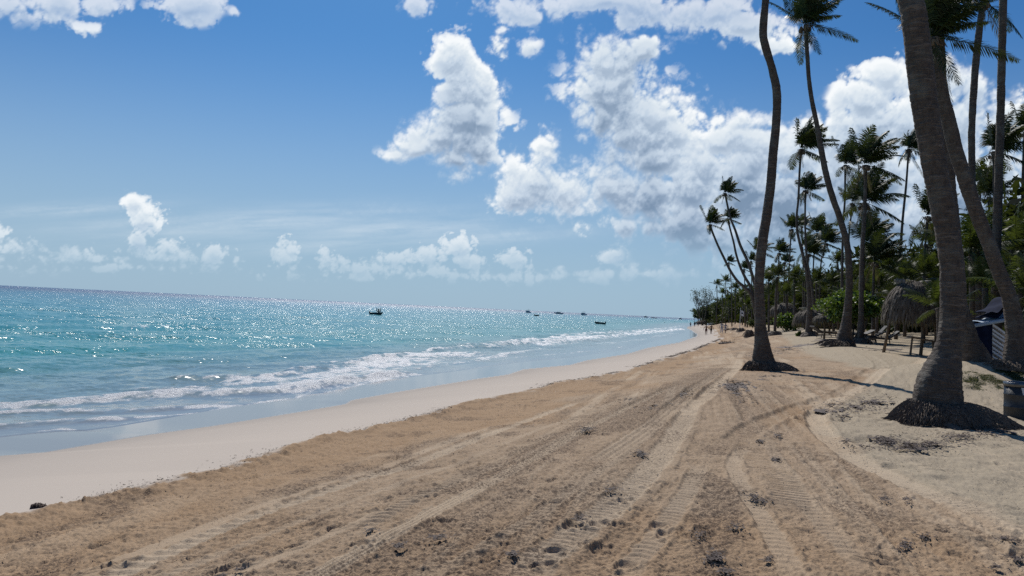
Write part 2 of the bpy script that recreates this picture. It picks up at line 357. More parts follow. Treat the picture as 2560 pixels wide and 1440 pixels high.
# dark weed-stained streaks in the brown sand
for pix, wd_, st in [([(700,1440),(900,1370),(1050,1320),(1180,1270),(1300,1215)], 0.25, 0.7), ([(1250,1150),(1440,1062),(1560,1010),(1640,985),(1720,945)], 0.45, 0.9), ([(1560,1060),(1640,1005),(1740,950),(1800,915)], 0.6, 0.9),
                     ([(880,1470),(1050,1390),(1230,1330),(1330,1290),(1450,1210)], 0.35, 0.7), ([(1450,1240),(1600,1120),(1680,1040)], 0.6, 0.4), ([(1760,1470),(1780,1390),(1790,1300),(1800,1230),(1760,1190)], 0.22, 1.0), ([(1820,1130),(1850,1060),(1940,1010)], 0.3, 0.4), ([(1440,1320),(1250,1440)], 0.5, 0.35)]:
    d, sg, al = polydist(X, Y, world_poly(pix)); n_ = fbm(X * 3, Y * 3, 4, 101); dark = np.maximum(dark, st * sstep(0.0, 0.55, np.exp(-(d / wd_) ** 2) + 0.55 * n_ - 0.25))
dark = np.maximum(dark, 0.75 * sstep(0.12, 0.40, fbm(X * 1.3 + 7, Y * 0.9, 5, 111, 0.7)) * brown * (1 - pale))
orange = sstep(-0.2, 0.5, fbm(X * 0.35, Y * 0.35, 3, 121) + 0.8 * sstep(3.2, 0.8, Br - U) - 0.2) * brown * (1 - pale)
# lumpy lip where the dry sand ends
lip = np.exp(-(((Br - U) + edge_n - 0.15) / 0.16) ** 2)
rel += lip * (0.035 + 0.03 * clod)
rel += (1 - brown) * (1 - wetm) * 0.004 * fbm(S * 0.4, U * 1.5, 2, 131)
Z = Z + rel * near
mb = MB(); mb.add(np.stack([X, Y, Z], -1), grid_faces(shp[0], shp[1], True)[:, ::-1].copy())

t = NT('sand'); co = t.n('ShaderNodeNewGeometry').outputs['Position']
def attr(t, n): return t.n('ShaderNodeAttribute', attribute_name=n).outputs['Fac']
a_b, a_w, a_p, a_t, a_d, a_o, a_m = [attr(t, k) for k in ('brown', 'wet', 'pale', 'track', 'dark', 'orange', 'damp')]
n1 = t.noise(2.2, 6, 0.65, co); n2 = t.noise(24, 6, 0.75, co); n3 = t.noise(90, 4, 0.7, co)
white = t.mix(a_m, (0.50, 0.435, 0.37), (0.39, 0.345, 0.30))
bcol = t.mix(t.maprange(n1, 0.3, 0.7), (0.325, 0.238, 0.160), (0.415, 0.312, 0.216))
bcol = t.mix(t.math('MULTIPLY', a_o, 0.55), bcol, (0.345, 0.22, 0.122))
bcol = t.mix(t.math('MULTIPLY', t.maprange(n2, 0.53, 0.66), 0.38), bcol, (0.16, 0.105, 0.07))
bcol = t.mix(t.math('MULTIPLY', t.maprange(n3, 0.56, 0.66), 0.28), bcol, (0.12, 0.08, 0.055))
pcol = t.mix(t.maprange(n2, 0.3, 0.75), (0.41, 0.345, 0.255), (0.33, 0.27, 0.195))
bcol = t.mix(a_p, bcol, pcol)
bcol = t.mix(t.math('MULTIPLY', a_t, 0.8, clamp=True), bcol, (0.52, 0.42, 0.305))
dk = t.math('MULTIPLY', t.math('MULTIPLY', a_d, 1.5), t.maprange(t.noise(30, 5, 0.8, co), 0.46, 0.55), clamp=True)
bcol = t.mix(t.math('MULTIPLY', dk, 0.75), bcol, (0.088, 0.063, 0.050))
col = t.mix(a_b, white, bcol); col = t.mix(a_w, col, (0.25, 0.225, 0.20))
rough = t.math('ADD', t.math('MULTIPLY', a_w, -0.82), 0.92)
bh = t.math('ADD', t.math('MULTIPLY', t.noise(60, 5, 0.7, co), a_b), t.math('MULTIPLY', t.noise(14, 4, 0.6, co), t.math('MULTIPLY', a_b, 0.8)))
bmp = t.n('ShaderNodeBump', {'Height': bh, 'Strength': 0.7, 'Distance': 0.013})
pr = t.n('ShaderNodeBsdfPrincipled', {'Base Color': col, 'Roughness': rough, 'Normal': bmp.outputs[0], 'IOR': 1.36, 'Specular IOR Level': t.math('ADD', t.math('MULTIPLY', a_w, 0.36), 0.08)})
beach = mb.build('beach', t.done(pr), smooth=True); tag(beach, kind='structure')
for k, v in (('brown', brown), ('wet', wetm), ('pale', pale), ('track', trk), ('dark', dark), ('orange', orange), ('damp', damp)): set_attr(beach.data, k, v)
del mb

# ------------------------------------------------------------------ sea
inv = np.linspace(1 / 11.0, 1 / 2500.0, 760); RR = np.concatenate([[4, 7, 9, 10.3], 1 / inv, [3200, 4200, 6000, 9000, 14000]])
THs = np.concatenate([np.radians(np.arange(-178, -40, 3.0)), np.radians(np.arange(-38, 32, 0.09)), np.radians(np.arange(33, 60, 3.0))])
X, Y = polar_grid(THs, RR); shp = X.shape; X = X.ravel(); Y = Y.ravel(); S, U = su(X, Y); Wd, Br, Wa = edges(S); off = U - Wa; dist = np.hypot(X, Y)
FOAM = [  # pixel polyline, half width (m), strength, crest height
    ([(0,1018),(140,1008),(246,1001),(352,993),(527,986),(668,981),(773,970),(900,953),(1000,936)], 1.35, 1.05, 0.18),
    ([(352,975),(457,973),(560,978)], 0.55, 0.8, 0.1),
    ([(640,955),(760,945),(850,935),(960,915),(1073,893),(1183,885)], 3.0, 1.0, 0.12),
    ([(440,952),(560,949),(700,940),(800,922),(900,910),(1000,892),(1073,880),(1150,870),(1214,864)], 0.9, 0.8, 0.2),
    ([(860,955),(1000,930),(1100,912),(1183,903),(1260,890),(1359,872)], 0.9, 0.85, 0.06),
    ([(1200,866),(1308,857),(1400,846),(1464,836),(1540,834)], 2.4, 0.9, 0.25),
    ([(1330,862),(1476,846),(1580,836),(1718,822)], 3.8, 0.92, 0.15),
    ([(1480,832),(1600,828),(1705,815)], 4.0, 0.8, 0.12),
    ([(1500,860),(1600,849),(1690,833)], 2.2, 0.7, 0.0),
    ([(0,1034),(211,1032),(352,1027),(598,1013),(700,1002)], 0.42, 1.0, 0.06),
    ([(0,1067),(88,1060),(253,1051),(300,1050)], 0.42, 0.95, 0.06),
    ([(0,1089),(88,1080),(148,1074),(170,1075)], 0.2, 0.9, 0.01),
    ([(211,1074),(281,1066),(352,1053)], 0.12, 0.55, 0.0), ([(352,1046),(480,1034),(580,1018),(738,996),(763,989),(809,982),(900,964),(956,952),(1034,947),(1183,930)], 0.20, 0.9, 0.02),
    ([(1040,950),(1183,931)], 0.2, 0.7, 0.0), ([(1190,905),(1300,893),(1425,884),(1560,868)], 0.6, 0.7, 0.0), ([(1300,880),(1425,872),(1540,860),(1620,848)], 0.9, 0.65, 0.0),
    ([(0,1128),(30,1126),(52,1132)], 0.05, 0.4, 0.0), ([(335,820),(400,818),(455,817)], 1.4, 0.8, 0.3)]
foam = np.zeros_like(X); sol = np.zeros_like(X); crest = np.zeros_like(X)
nz_ = fbm(S * 0.35, U * 0.9, 4, 201); nz2 = fbm(S * 1.2, U * 2.6, 4, 211, 0.6)
for pix, wdt, st, hh in FOAM:
    poly = smooth_poly([tuple(on_plane(px, py, 0.0)[:2]) for px, py in pix], 5)
    xs = [p[0] for p in poly]; ys = [p[1] for p in poly]; pad = wdt * 4 + 3
    m = (X > min(xs) - pad) & (X < max(xs) + pad) & (Y > min(ys) - pad) & (Y < max(ys) + pad)
    x, y = X[m], Y[m]; d, sg, al = polydist(x + 0.5 * wdt * nz_[m], y, poly)
    g = np.exp(-(d / wdt) ** 2); foam[m] = np.maximum(foam[m], st * g * np.clip(0.82 + 0.45 * nz2[m] + 0.25 * nz_[m], 0.2, 1.15)); 
    if hh: crest[m] += 1.0 * hh * np.exp(-(d / max(wdt * 0.5, 0.4)) ** 2) * (0.75 + 0.5 * nz_[m])
edgef = np.exp(-((off - 0.06) / (0.05 + dist * 0.0012)) ** 2); foam = np.maximum(foam, 0.75 * edgef * sstep(-0.2, 0.3, nz_))
lace = 0.5 * sstep(14, 3, off) * sstep(0.2, 1.5, off) * sstep(-0.1, 0.5, nz_) * sstep(25, 40, dist)
foam = np.maximum(foam, lace)
ramp = sstep(0.3, 8, off); far = np.clip(1 - dist / 1200, 0, 1)
ang = S * 0.10 + off * 1.0 + 1.2 * fbm(S * 0.05, U * 0.05, 3, 221)
wz = 0.07 * np.sin(ang * 2 * math.pi / 7.5) + 0.05 * np.sin(off * 2 * math.pi / 4.1 + S * 0.25 + 2 * nz_) + 0.10 * fbm(S * 0.22, U * 0.45, 5, 231, 0.6)
wz += 0.12 * np.sin(off * 2 * math.pi / 21 + 2.2 * fbm(S * 0.02, U * 0.03, 2, 241)) * sstep(10, 30, off)
Z = 0.012 + ramp * far * wz + crest * sstep(0.1, 1.0, off) + 0.03 * foam * (0.5 + nz2) * sstep(0.1, 1, off)
Z = np.where(off < 0, 0.012 + np.clip(off, -1, 0) * 0.10, Z)
keep = (off > -1.5) | (dist > 3000)
mb = MB(); Fc = grid_faces(shp[0], shp[1])[:, ::-1]; Fc = Fc[(off[Fc] > -1.5).all(1)].copy()
used = np.unique(Fc); remap = np.zeros(len(X), np.int64); remap[used] = np.arange(len(used))
mb.add(np.stack([X, Y, Z], -1)[used], remap[Fc])
t = NT('sea_water'); geo = t.n('ShaderNodeNewGeometry').outputs['Position']
ao, af = attr(t, 'off'), attr(t, 'foam')
rot = t.n('ShaderNodeVectorRotate', {'Vector': geo, 'Angle': -PHI}, rotation_type='Z_AXIS').outputs[0]      # x across shore, y along shore
st1 = t.n('ShaderNodeVectorMath', {0: rot, 1: (1.0, 0.45, 1.0)}, operation='MULTIPLY').outputs[0]
lg = t.math('LOGARITHM', t.math('MAXIMUM', t.math('ADD', ao, t.math('MULTIPLY', t.math('SUBTRACT', t.noise(0.05, 4, 0.6, st1), 0.5), t.math('MULTIPLY', ao, 0.9))), 0.5), 10.0)
water = t.ramp(t.maprange(lg, -0.4, 3.6), [(0.0, (0.23, 0.235, 0.23)), (0.22, (0.20, 0.25, 0.245)), (0.33, (0.14, 0.24, 0.235)), (0.42, (0.055, 0.28, 0.265)), (0.56, (0.020, 0.235, 0.265)), (0.72, (0.009, 0.14, 0.215)), (0.84, (0.007, 0.055, 0.145)), (1.0, (0.006, 0.03, 0.11))])
fn = t.noise(3.0, 7, 0.75, st1, 0.4); fn2 = t.n('ShaderNodeTexVoronoi', {'Vector': t.n('ShaderNodeVectorMath', {0: st1, 1: t.n('ShaderNodeVectorMath', {0: t.n('ShaderNodeTexNoise', {'Vector': st1, 'Scale': 1.1, 'Detail': 3.0}).outputs['Color'], 'Scale': 0.8}, operation='SCALE').outputs[0]}, operation='ADD').outputs[0], 'Scale': 2.6}, feature='DISTANCE_TO_EDGE').outputs[0]
fn = t.math('ADD', t.math('MULTIPLY', fn, 0.72), t.math('MULTIPLY', t.noise(11.0, 4, 0.7, st1), 0.28))
fm = t.math('ADD', t.math('MULTIPLY', af, 1.30), t.math('ADD', t.math('MULTIPLY', fn, 1.5), t.math('MULTIPLY', fn2, -0.55)))
fmask = t.maprange(fm, 1.42, 1.80, smooth=True)
fmask = t.math('MULTIPLY', fmask, t.maprange(af, 0.03, 0.15))
st2 = t.n('ShaderNodeVectorMath', {0: geo, 1: (0.38, 1.0, 1.0)}, operation='MULTIPLY').outputs[0]
def slope(scale, detail, amp):
    c = t.n('ShaderNodeTexNoise', {'Vector': st2, 'Scale': scale, 'Detail': detail, 'Roughness': 0.6}).outputs['Color']
    d = t.n('ShaderNodeVectorMath', {0: c, 1: (0.5, 0.5, 0.5)}, operation='SUBTRACT').outputs[0]
    return t.n('ShaderNodeVectorMath', {0: d, 'Scale': amp}, operation='SCALE').outputs[0]
def vadd(a, b): return t.n('ShaderNodeVectorMath', {0: a, 1: b}, operation='ADD').outputs[0]
sl = vadd(slope(0.25, 2, 0.9), vadd(slope(2.2, 3, 2.2), slope(10.0, 4, 2.6)))
patch = t.math('ADD', t.maprange(t.noise(0.05, 4, 0.65, st2), 0.35, 0.68, 0.35, 1.35), t.maprange(t.noise(0.45, 3, 0.6, st2), 0.35, 0.7, -0.25, 0.35))
amp = t.math('MULTIPLY', t.maprange(ao, 0.3, 25, 0.06, 1.0), patch)
sl = t.n('ShaderNodeVectorMath', {0: sl, 'Scale': amp}, operation='SCALE').outputs[0]
sl = t.n('ShaderNodeVectorMath', {0: sl, 1: (1, 1, 0)}, operation='MULTIPLY').outputs[0]
nrm = t.n('ShaderNodeVectorMath', {0: vadd(t.n('ShaderNodeNewGeometry').outputs['Normal'], sl)}, operation='NORMALIZE')
p1 = t.n('ShaderNodeBsdfPrincipled', {'Base Color': water, 'Roughness': t.math('SUBTRACT', t.maprange(ao, 15, 500, 0.13, 0.34), t.maprange(ao, 800, 3500, 0.0, 0.15)), 'IOR': 1.333, 'Normal': nrm.outputs[0]})
fb = t.n('ShaderNodeBump', {'Height': t.noise(7, 6, 0.75, geo), 'Strength': 1.0, 'Distance': 0.16})
p2 = t.n('ShaderNodeBsdfPrincipled', {'Base Color': (0.80, 0.80, 0.79, 1), 'Roughness': 0.40, 'Normal': fb.outputs[0]})
mx = t.n('ShaderNodeMixShader', {0: fmask, 1: p1.outputs[0], 2: p2.outputs[0]})
sea = mb.build('sea', t.done(mx), smooth=True); tag(sea, kind='structure')
set_attr(sea.data, 'off', off[used]); set_attr(sea.data, 'foam', foam[used]); del mb

# ------------------------------------------------------------------ clouds: sky backdrop far beyond the sea
CL = [  # x, y, rx, ry, weight (photo pixels = directions from the beach)
 (1150,140,62,62),(1180,215,72,85),(1165,300,90,75),(1100,335,85,65),(1040,370,75,42),(985,385,40,20),(1130,400,70,48),(1195,370,55,38),(1140,445,32,28,.7),(1215,300,35,40),
 (1528,160,95,88),(1605,130,34,46),(1530,245,112,105),(1635,290,105,88),(1490,310,55,45),(1590,345,105,80),(1680,330,60,62),(1640,400,90,38),
 (1355,370,45,58),(1330,450,92,70),(1295,490,60,48),(1400,480,90,60),(1520,470,105,70),(1620,480,100,70),(1720,470,100,70),(1800,345,105,55),(1860,330,75,48),(1760,400,90,60),(1560,560,105,38,.8),(1700,560,120,60),
 (1860,440,90,90),(1900,370,70,70),(1960,480,120,100),(1800,600,110,40),(1950,600,150,55),(1980,380,90,60),(2040,330,60,35),(2100,340,80,55),(2155,250,62,58),(2215,190,75,55),(2190,320,120,75),(2300,300,120,90),(2350,180,50,55),(2410,200,55,50),(2450,230,35,50),(2390,330,120,90),(2530,290,70,75),
 (2200,450,200,85),(2450,470,200,120),(2100,540,200,90),(2330,580,250,80),(2540,600,160,80),(2700,350,200,150),(2900,300,250,200),(2750,520,250,110),(2000,670,170,35,.8),
 (1620,20,110,42),(1740,35,140,55),(1870,65,115,48),(1950,118,48,22),(1500,5,120,28),(1290,20,110,34,.7),(1040,5,40,26,.7),(1255,90,22,50,.5),(1325,105,26,24,.35),
 (20,20,70,35,.7),(140,20,70,40,.8),(215,65,42,20,.8),(265,15,60,30,.75),(475,18,75,35,.7),(490,50,40,18,.6),(590,35,10,8,.5),
 (335,505,36,22),(365,540,48,36),(400,555,22,22),(340,595,36,48),(420,612,34,28,.9),(375,640,60,18,.8),(440,640,50,22,.7),(540,640,42,32,.75),(725,630,42,36,.8),(820,650,45,28,.6),(900,668,60,22,.6),(1000,650,60,28,.75),(1075,640,45,35,.8),(1150,620,42,34,.95),(1170,655,42,26,.95),(1285,640,42,32,.85),(1400,690,80,14,.5),(1525,648,40,30,.85),(1600,690,80,20,.6),(1700,690,60,20,.6),
 (60,620,100,32,.6),(200,640,100,30,.65),(-120,600,110,45,.8),(-400,560,160,90,.9),(-700,400,200,120,.9),(300,670,400,14,.35),(1150,690,350,16,.4),(0,590,30,22,.7)]
STREAK = [(150,525,220,16,.45),(620,560,420,34,.45),(1000,575,260,26,.5),(860,610,300,18,.4),(1260,590,260,20,.4),(330,560,300,18,.3)]
az = np.radians(np.arange(-56, 56.01, 0.08)); el = np.radians(np.arange(-0.6, 33.01, 0.08)); AZ, EL = np.meshgrid(az, el)
D = np.stack([np.sin(AZ) * np.cos(EL), np.cos(AZ) * np.cos(EL), np.sin(EL)], -1); PX, PY = to_pixel(D.reshape(-1, 3) * 1e5 + CAM); shp = AZ.shape
PX = PX.reshape(shp); PY = PY.reshape(shp)
wx = PX + 30 * fbm(PX / 110, PY / 110, 4, 301, 0.5); wy = PY + 30 * fbm(PX / 110, PY / 110, 4, 331, 0.5)
small = sstep(440, 560, PY) * sstep(1500, 1250, PX)                                           # distant clouds low over the sea have finer billows
acc = np.zeros(shp); lob = np.zeros(shp); k_ = 8.0
for c in CL:
    cx, cy, rx, ry = c[:4]; w = c[4] if len(c) > 4 else 1.0
    m = 0.5 if ry < 40 else 1.0; fx = PX + (wx - PX) * m; fy = PY + (wy - PY) * m
    qx = (fx - cx) / rx; qy = (fy - cy) / ry
    q = np.sqrt(qx * qx + qy * qy); v = ((0.98 if cy > 490 and cx < 1710 and ry < 50 else 1.18) - q) * w; v = np.where(q > 1.18, (1.18 - q) * 0.9 * min(1, ry / 45 + 0.2), v)
    e = np.exp(np.clip(k_ * v, -40, 20)); acc += e; lob += e * np.clip(-qy * 0.9 - 0.15 * qx, -1.2, 1.2)
Fs = np.log(acc + 1e-9) / k_; lob /= acc + 1e-9
bil = billow(PX / 58, PY / 58, 5, 361, 0.55) * 2.6 - 0.75; bil2 = billow(PX / 19, PY / 19, 4, 371, 0.6) * 2.2 - 0.6; soft = fbm(PX / 70, PY / 55, 5, 381, 0.6)
bil = bil * (1 - small) + small * (billow(PX / 27, PY / 24, 5, 363, 0.62) * 2.6 - 0.80)
N = 0.46 * bil + 0.15 * bil2 + 0.26 * soft - 0.09
G = np.minimum(Fs + N, Fs + 0.34)
T = np.clip(G, 0, 1.1)
def blur(a, r):
    for ax in (0, 1):
        c_ = np.cumsum(np.pad(a, [(r + 1, r) if i == ax else (0, 0) for i in (0, 1)], 'edge'), ax)
        a = (np.take(c_, np.arange(2 * r + 1, c_.shape[ax]), ax) - np.take(c_, np.arange(0, c_.shape[ax] - 2 * r - 1), ax)) / (2 * r + 1)
    return a
Tb = blur(blur(T, 3), 3); up = np.zeros(shp)
for k in range(1, 11):                                                # optical depth towards the sun, up the sky
    n_ = int(k * 5); sh = np.zeros(shp); sh[:-n_] = Tb[n_:]; up += np.roll(sh, 0, 1) * 0.1
up = blur(up, 4)
low = sstep(400, 600, PY) * sstep(1400, 2050, PX) * 1.3                     # heavy flat bases on the right
light = 1.0 - 0.34 * sstep(0.12, 0.9, Tb) - 0.50 * np.clip(up - 0.05, 0, 1) + 0.10 * lob - 0.24 * low
def shift(a, dy, dx):
    return np.roll(np.roll(a, -dy, 0), -dx, 1)
reliefc = np.clip((G - shift(G, 5, -1)) * 1.6, -0.4, 0.5) + np.clip((bil2 - shift(bil2, 3, 0)) * 0.10, -0.2, 0.2)
light = np.clip(light + 0.34 * reliefc, 0, 1)
wisp = np.zeros(shp)
for cx, cy, rx, ry, w in STREAK:
    q2 = ((PX - cx) / rx) ** 2 + ((PY - cy + (PX - cx) * 0.06) / ry) ** 2; wisp = np.maximum(wisp, w * np.exp(-q2))
wisp = wisp * (0.55 + 0.6 * fbm(PX / 160, (PY + 0.05 * PX) / 14, 5, 391, 0.6))
SR = 30000.0
mb = MB(); mb.add(D.reshape(-1, 3) * SR, grid_faces(*shp))
t = NT('sky_clouds'); ag, al_, aw = attr(t, 'dens'), attr(t, 'light'), attr(t, 'wisp')
nv = t.n('ShaderNodeVectorMath', {0: t.n('ShaderNodeNewGeometry').outputs['Position'], 'Scale': 1 / SR}, operation='SCALE').outputs[0]
fnz = t.noise(110, 6, 0.68, nv, 0.3); fnz2 = t.noise(45, 6, 0.6, nv)
g = t.math('ADD', ag, t.math('MULTIPLY', t.math('SUBTRACT', fnz, 0.5), 0.17))
alpha = t.maprange(g, -0.05, t.maprange(t.noise(9, 3, 0.5, nv), 0.40, 0.62, 0.20, 0.90), smooth=True)
alpha = t.math('MULTIPLY', alpha, attr(t, 'opac'))
alpha = t.math('MAXIMUM', alpha, aw, clamp=True)
lgt = t.math('ADD', al_, t.math('MULTIPLY', t.math('SUBTRACT', fnz2, 0.5), 0.12), clamp=True)
ccol = t.ramp(lgt, [(0.0, (0.20, 0.29, 0.42)), (0.22, (0.34, 0.44, 0.58)), (0.5, (0.56, 0.66, 0.78)), (0.8, (0.76, 0.83, 0.89)), (1.0, (0.94, 0.97, 0.99))])
hz = attr(t, 'hz'); ccol = t.mix(hz, ccol, (0.40, 0.57, 0.71))
em = t.n('ShaderNodeEmission', {'Color': ccol, 'Strength': 1.0}); tr = t.n('ShaderNodeBsdfTransparent')
mx = t.n('ShaderNodeMixShader', {0: alpha, 1: tr.outputs[0], 2: em.outputs[0]})
skm = t.done(mx); skm.cycles.emission_sampling = 'NONE'
skyo = mb.build('sky', skm, smooth=True); tag(skyo, kind='structure')
opac = np.clip(0.45 + 0.6 * sstep(0.0, 0.5, T) , 0, 1) * (1 - 0.66 * sstep(540, 720, PY)) * (1 - 0.35 * sstep(110, 30, PY)) * sstep(-0.005, 0.03, EL)
set_attr(skyo.data, 'dens', G); set_attr(skyo.data, 'light', light); set_attr(skyo.data, 'wisp', np.clip(wisp, 0, 1)); set_attr(skyo.data, 'opac', opac)
set_attr(skyo.data, 'hz', 0.75 * sstep(480, 780, PY - (PX - 1280) * 0.048) ** 1.2)
del mb, acc, up, wx, wy, lob

# ================================================================== OBJECTS
M_TRUNK = None
def trunk_mat(name, c1, c2, ring):
    t = NT(name); co = t.n('ShaderNodeTexCoord').outputs['Object']
    dv = t.n('ShaderNodeVectorMath', {0: co, 1: (1.0, 1.0, 1.6)}, operation='MULTIPLY').outputs[0]
    w = t.n('ShaderNodeTexWave', {'Vector': dv, 'Scale': ring, 'Distortion': 7.0, 'Detail': 3.0, 'Detail Scale': 0.9}, wave_type='BANDS', bands_direction='Z', wave_profile='SAW').outputs['Fac']
    n = t.noise(9, 6, 0.65, co); n2 = t.noise(2.0, 4, 0.6, co)
    sc_ = t.noise(1.0, 4, 0.6, t.n('ShaderNodeVectorMath', {0: co, 1: (3.5, 3.5, 22.0)}, operation='MULTIPLY').outputs[0]); cr_ = t.noise(1.0, 4, 0.7, t.n('ShaderNodeVectorMath', {0: co, 1: (30.0, 30.0, 4.0)}, operation='MULTIPLY').outputs[0])
    col = t.mix(t.maprange(n, 0.3, 0.7), c2, c1); col = t.mix(t.math('MULTIPLY', t.maprange(cr_, 0.55, 0.68), 0.6), col, tuple(v * .45 for v in c2)); col = t.mix(t.math('MULTIPLY', t.maprange(sc_, 0.56, 0.66), 0.5), col, tuple(v * 1.9 for v in c1))
    col = t.mix(t.math('MULTIPLY', t.maprange(n2, 0.50, 0.68), 0.55), col, (0.17, 0.17, 0.15))
    col = t.mix(t.math('MULTIPLY', t.maprange(t.noise(26, 3, 0.7, co), 0.62, 0.70), 0.7), col, (0.02, 0.017, 0.015))
    h = t.math('ADD', t.math('MULTIPLY', w, 0.12), t.math('ADD', n, t.math('MULTIPLY', sc_, 1.4)))
    b = t.n('ShaderNodeBump', {'Height': h, 'Strength': 1.0, 'Distance': 0.035})
    return t.done(t.n('ShaderNodeBsdfPrincipled', {'Base Color': col, 'Roughness': 0.85, 'Normal': b.outputs[0], 'Specular IOR Level': 0.25}))
m_trunk = trunk_mat('palm_bark', (0.125, 0.102, 0.084), (0.062, 0.049, 0.041), 1.5)
m_root = simple('root_fibre', (0.19, 0.148, 0.115), (0.06, 0.045, 0.036), 0.8, 20, 0.5, spec=0.3)
m_frond = leafmat('palm_leaf', (0.012, 0.024, 0.008), (0.036, 0.056, 0.014), 0.2, 0.5, 0.25)
m_frondb = leafmat('young_palm_leaf', (0.016, 0.034, 0.008), (0.050, 0.074, 0.016), 0.34, 0.5, 0.3)
m_dead = leafmat('dry_leaf', (0.12, 0.085, 0.055), (0.22, 0.165, 0.11), 0.25, 0.7, 0.2)
m_dry = leafmat('bleached_leaf', (0.22, 0.19, 0.15), (0.42, 0.37, 0.30), 0.2, 0.6, 0.3)
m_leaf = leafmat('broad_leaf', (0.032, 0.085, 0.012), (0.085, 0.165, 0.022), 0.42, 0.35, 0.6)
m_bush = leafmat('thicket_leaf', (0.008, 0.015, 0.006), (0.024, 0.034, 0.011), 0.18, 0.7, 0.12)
m_fargreen = leafmat('far_leaf', (0.022, 0.034, 0.018), (0.045, 0.062, 0.030), 0.2, 0.6, 0.3, 0.2)
m_wood = simple('old_wood', (0.20, 0.15, 0.105), (0.10, 0.072, 0.05), 0.8, 12, 0.4)
m_thatch = leafmat('thatch', (0.07, 0.056, 0.045), (0.19, 0.158, 0.125), 0.12, 0.8, 0.25, 2.5)
m_white = simple('white_plastic', (0.72, 0.73, 0.74), (0.55, 0.56, 0.58), 0.45, 5, 0.05)
m_navy = simple('navy_cloth', (0.012, 0.018, 0.045), (0.007, 0.010, 0.025), 0.9, 8, 0.3, spec=0.1)
m_pale = simple('pale_blue_tarp', (0.33, 0.42, 0.52), (0.22, 0.30, 0.40), 0.6, 5, 0.4)
m_dark = simple('dark_fabric', (0.035, 0.035, 0.04), (0.02, 0.02, 0.022), 0.7, 10, 0.2)
m_metal = simple('galvanised_metal', (0.22, 0.23, 0.24), (0.12, 0.125, 0.13), 0.38, 7, 0.15, 0.85)
m_bin = simple('bin_paint', (0.055, 0.060, 0.064), (0.030, 0.033, 0.036), 0.5, 9, 0.25)
m_weed = simple('dry_seaweed', (0.10, 0.068, 0.055), (0.05, 0.034, 0.029), 0.75, 30, 0.4)
m_twig = simple('debris_bits', (0.11, 0.07, 0.045), (0.045, 0.030, 0.022), 0.8, 30, 0.2)
m_grass = leafmat('beach_grass', (0.05, 0.07, 0.018), (0.13, 0.12, 0.045), 0.3, 0.6, 0.3)

rnd = np.random.RandomState(7)
def nrmz(a): return a / (np.linalg.norm(a, axis=-1, keepdims=True) + 1e-12)
def frond(mb, origin, d0, L, droop, wind, nleaf, llen, lw, rg, drop_leaf=0.5, rach=0.022):
    N = 16; P = np.zeros((N, 3)); d = nrmz(np.array(d0, float)); P[0] = origin; T = np.zeros((N, 3)); T[0] = d; ds = L / (N - 1)
    for i in range(1, N):
        k = (i / N) ** 1.2
        d = nrmz(d + (np.array([0, 0, -1.0]) * droop * (0.35 + k) + wind * (0.3 + k)) * ds); P[i] = P[i - 1] + d * ds; T[i] = d
    mb.tube(P, rach * np.linspace(1, 0.2, N), 3, False)
    tt = np.linspace(0.16, 0.99, nleaf) * (N - 1); i0 = np.minimum(tt.astype(int), N - 2); f = (tt - i0)[:, None]
    p = P[i0] * (1 - f) + P[i0 + 1] * f; tg = nrmz(T[i0] * (1 - f) + T[i0 + 1] * f)
    side = nrmz(np.cross(tg, np.array([0, 0, 1.0]) + 0.25 * rg.randn(3))); u_ = tt / (N - 1)
    ll = llen * np.clip(np.sin(np.pi * (0.18 + 0.80 * u_)) ** 0.6, 0.12, 1)
    for sgn in (-1, 1):
        n = nleaf; fw = (0.55 + 0.6 * u_)[:, None]
        dr = nrmz(side * sgn + tg * fw + np.array([0, 0, -1.0]) * (drop_leaf * 0.5) + wind * 0.5 + rg.randn(n, 3) * 0.12)
        l = (ll * (0.85 + 0.3 * rg.rand(n)))[:, None]; w = lw * (0.7 + 0.5 * rg.rand(n))[:, None]
        wd = tg * w * 0.5; mid = p + dr * l * 0.5 + np.array([0, 0, -1.0]) * l * 0.05 * drop_leaf
        dr2 = nrmz(dr + np.array([0, 0, -1.0]) * drop_leaf * 0.9 + wind * 0.8); tip = mid + dr2 * l * 0.5
        V = np.stack([p - wd * .5, p + wd * .5, mid + wd, mid - wd, tip], 1).reshape(-1, 3); b = np.arange(n)[:, None] * 5
        mb.add(V, b + np.array([0, 1, 2, 3])); mb.l.append(((mb.n - len(V)) + b + np.array([3, 2, 4])).ravel()); mb.t.append(np.full(n, 3))
WIND = np.array([0.16, 0.05, 0.05])
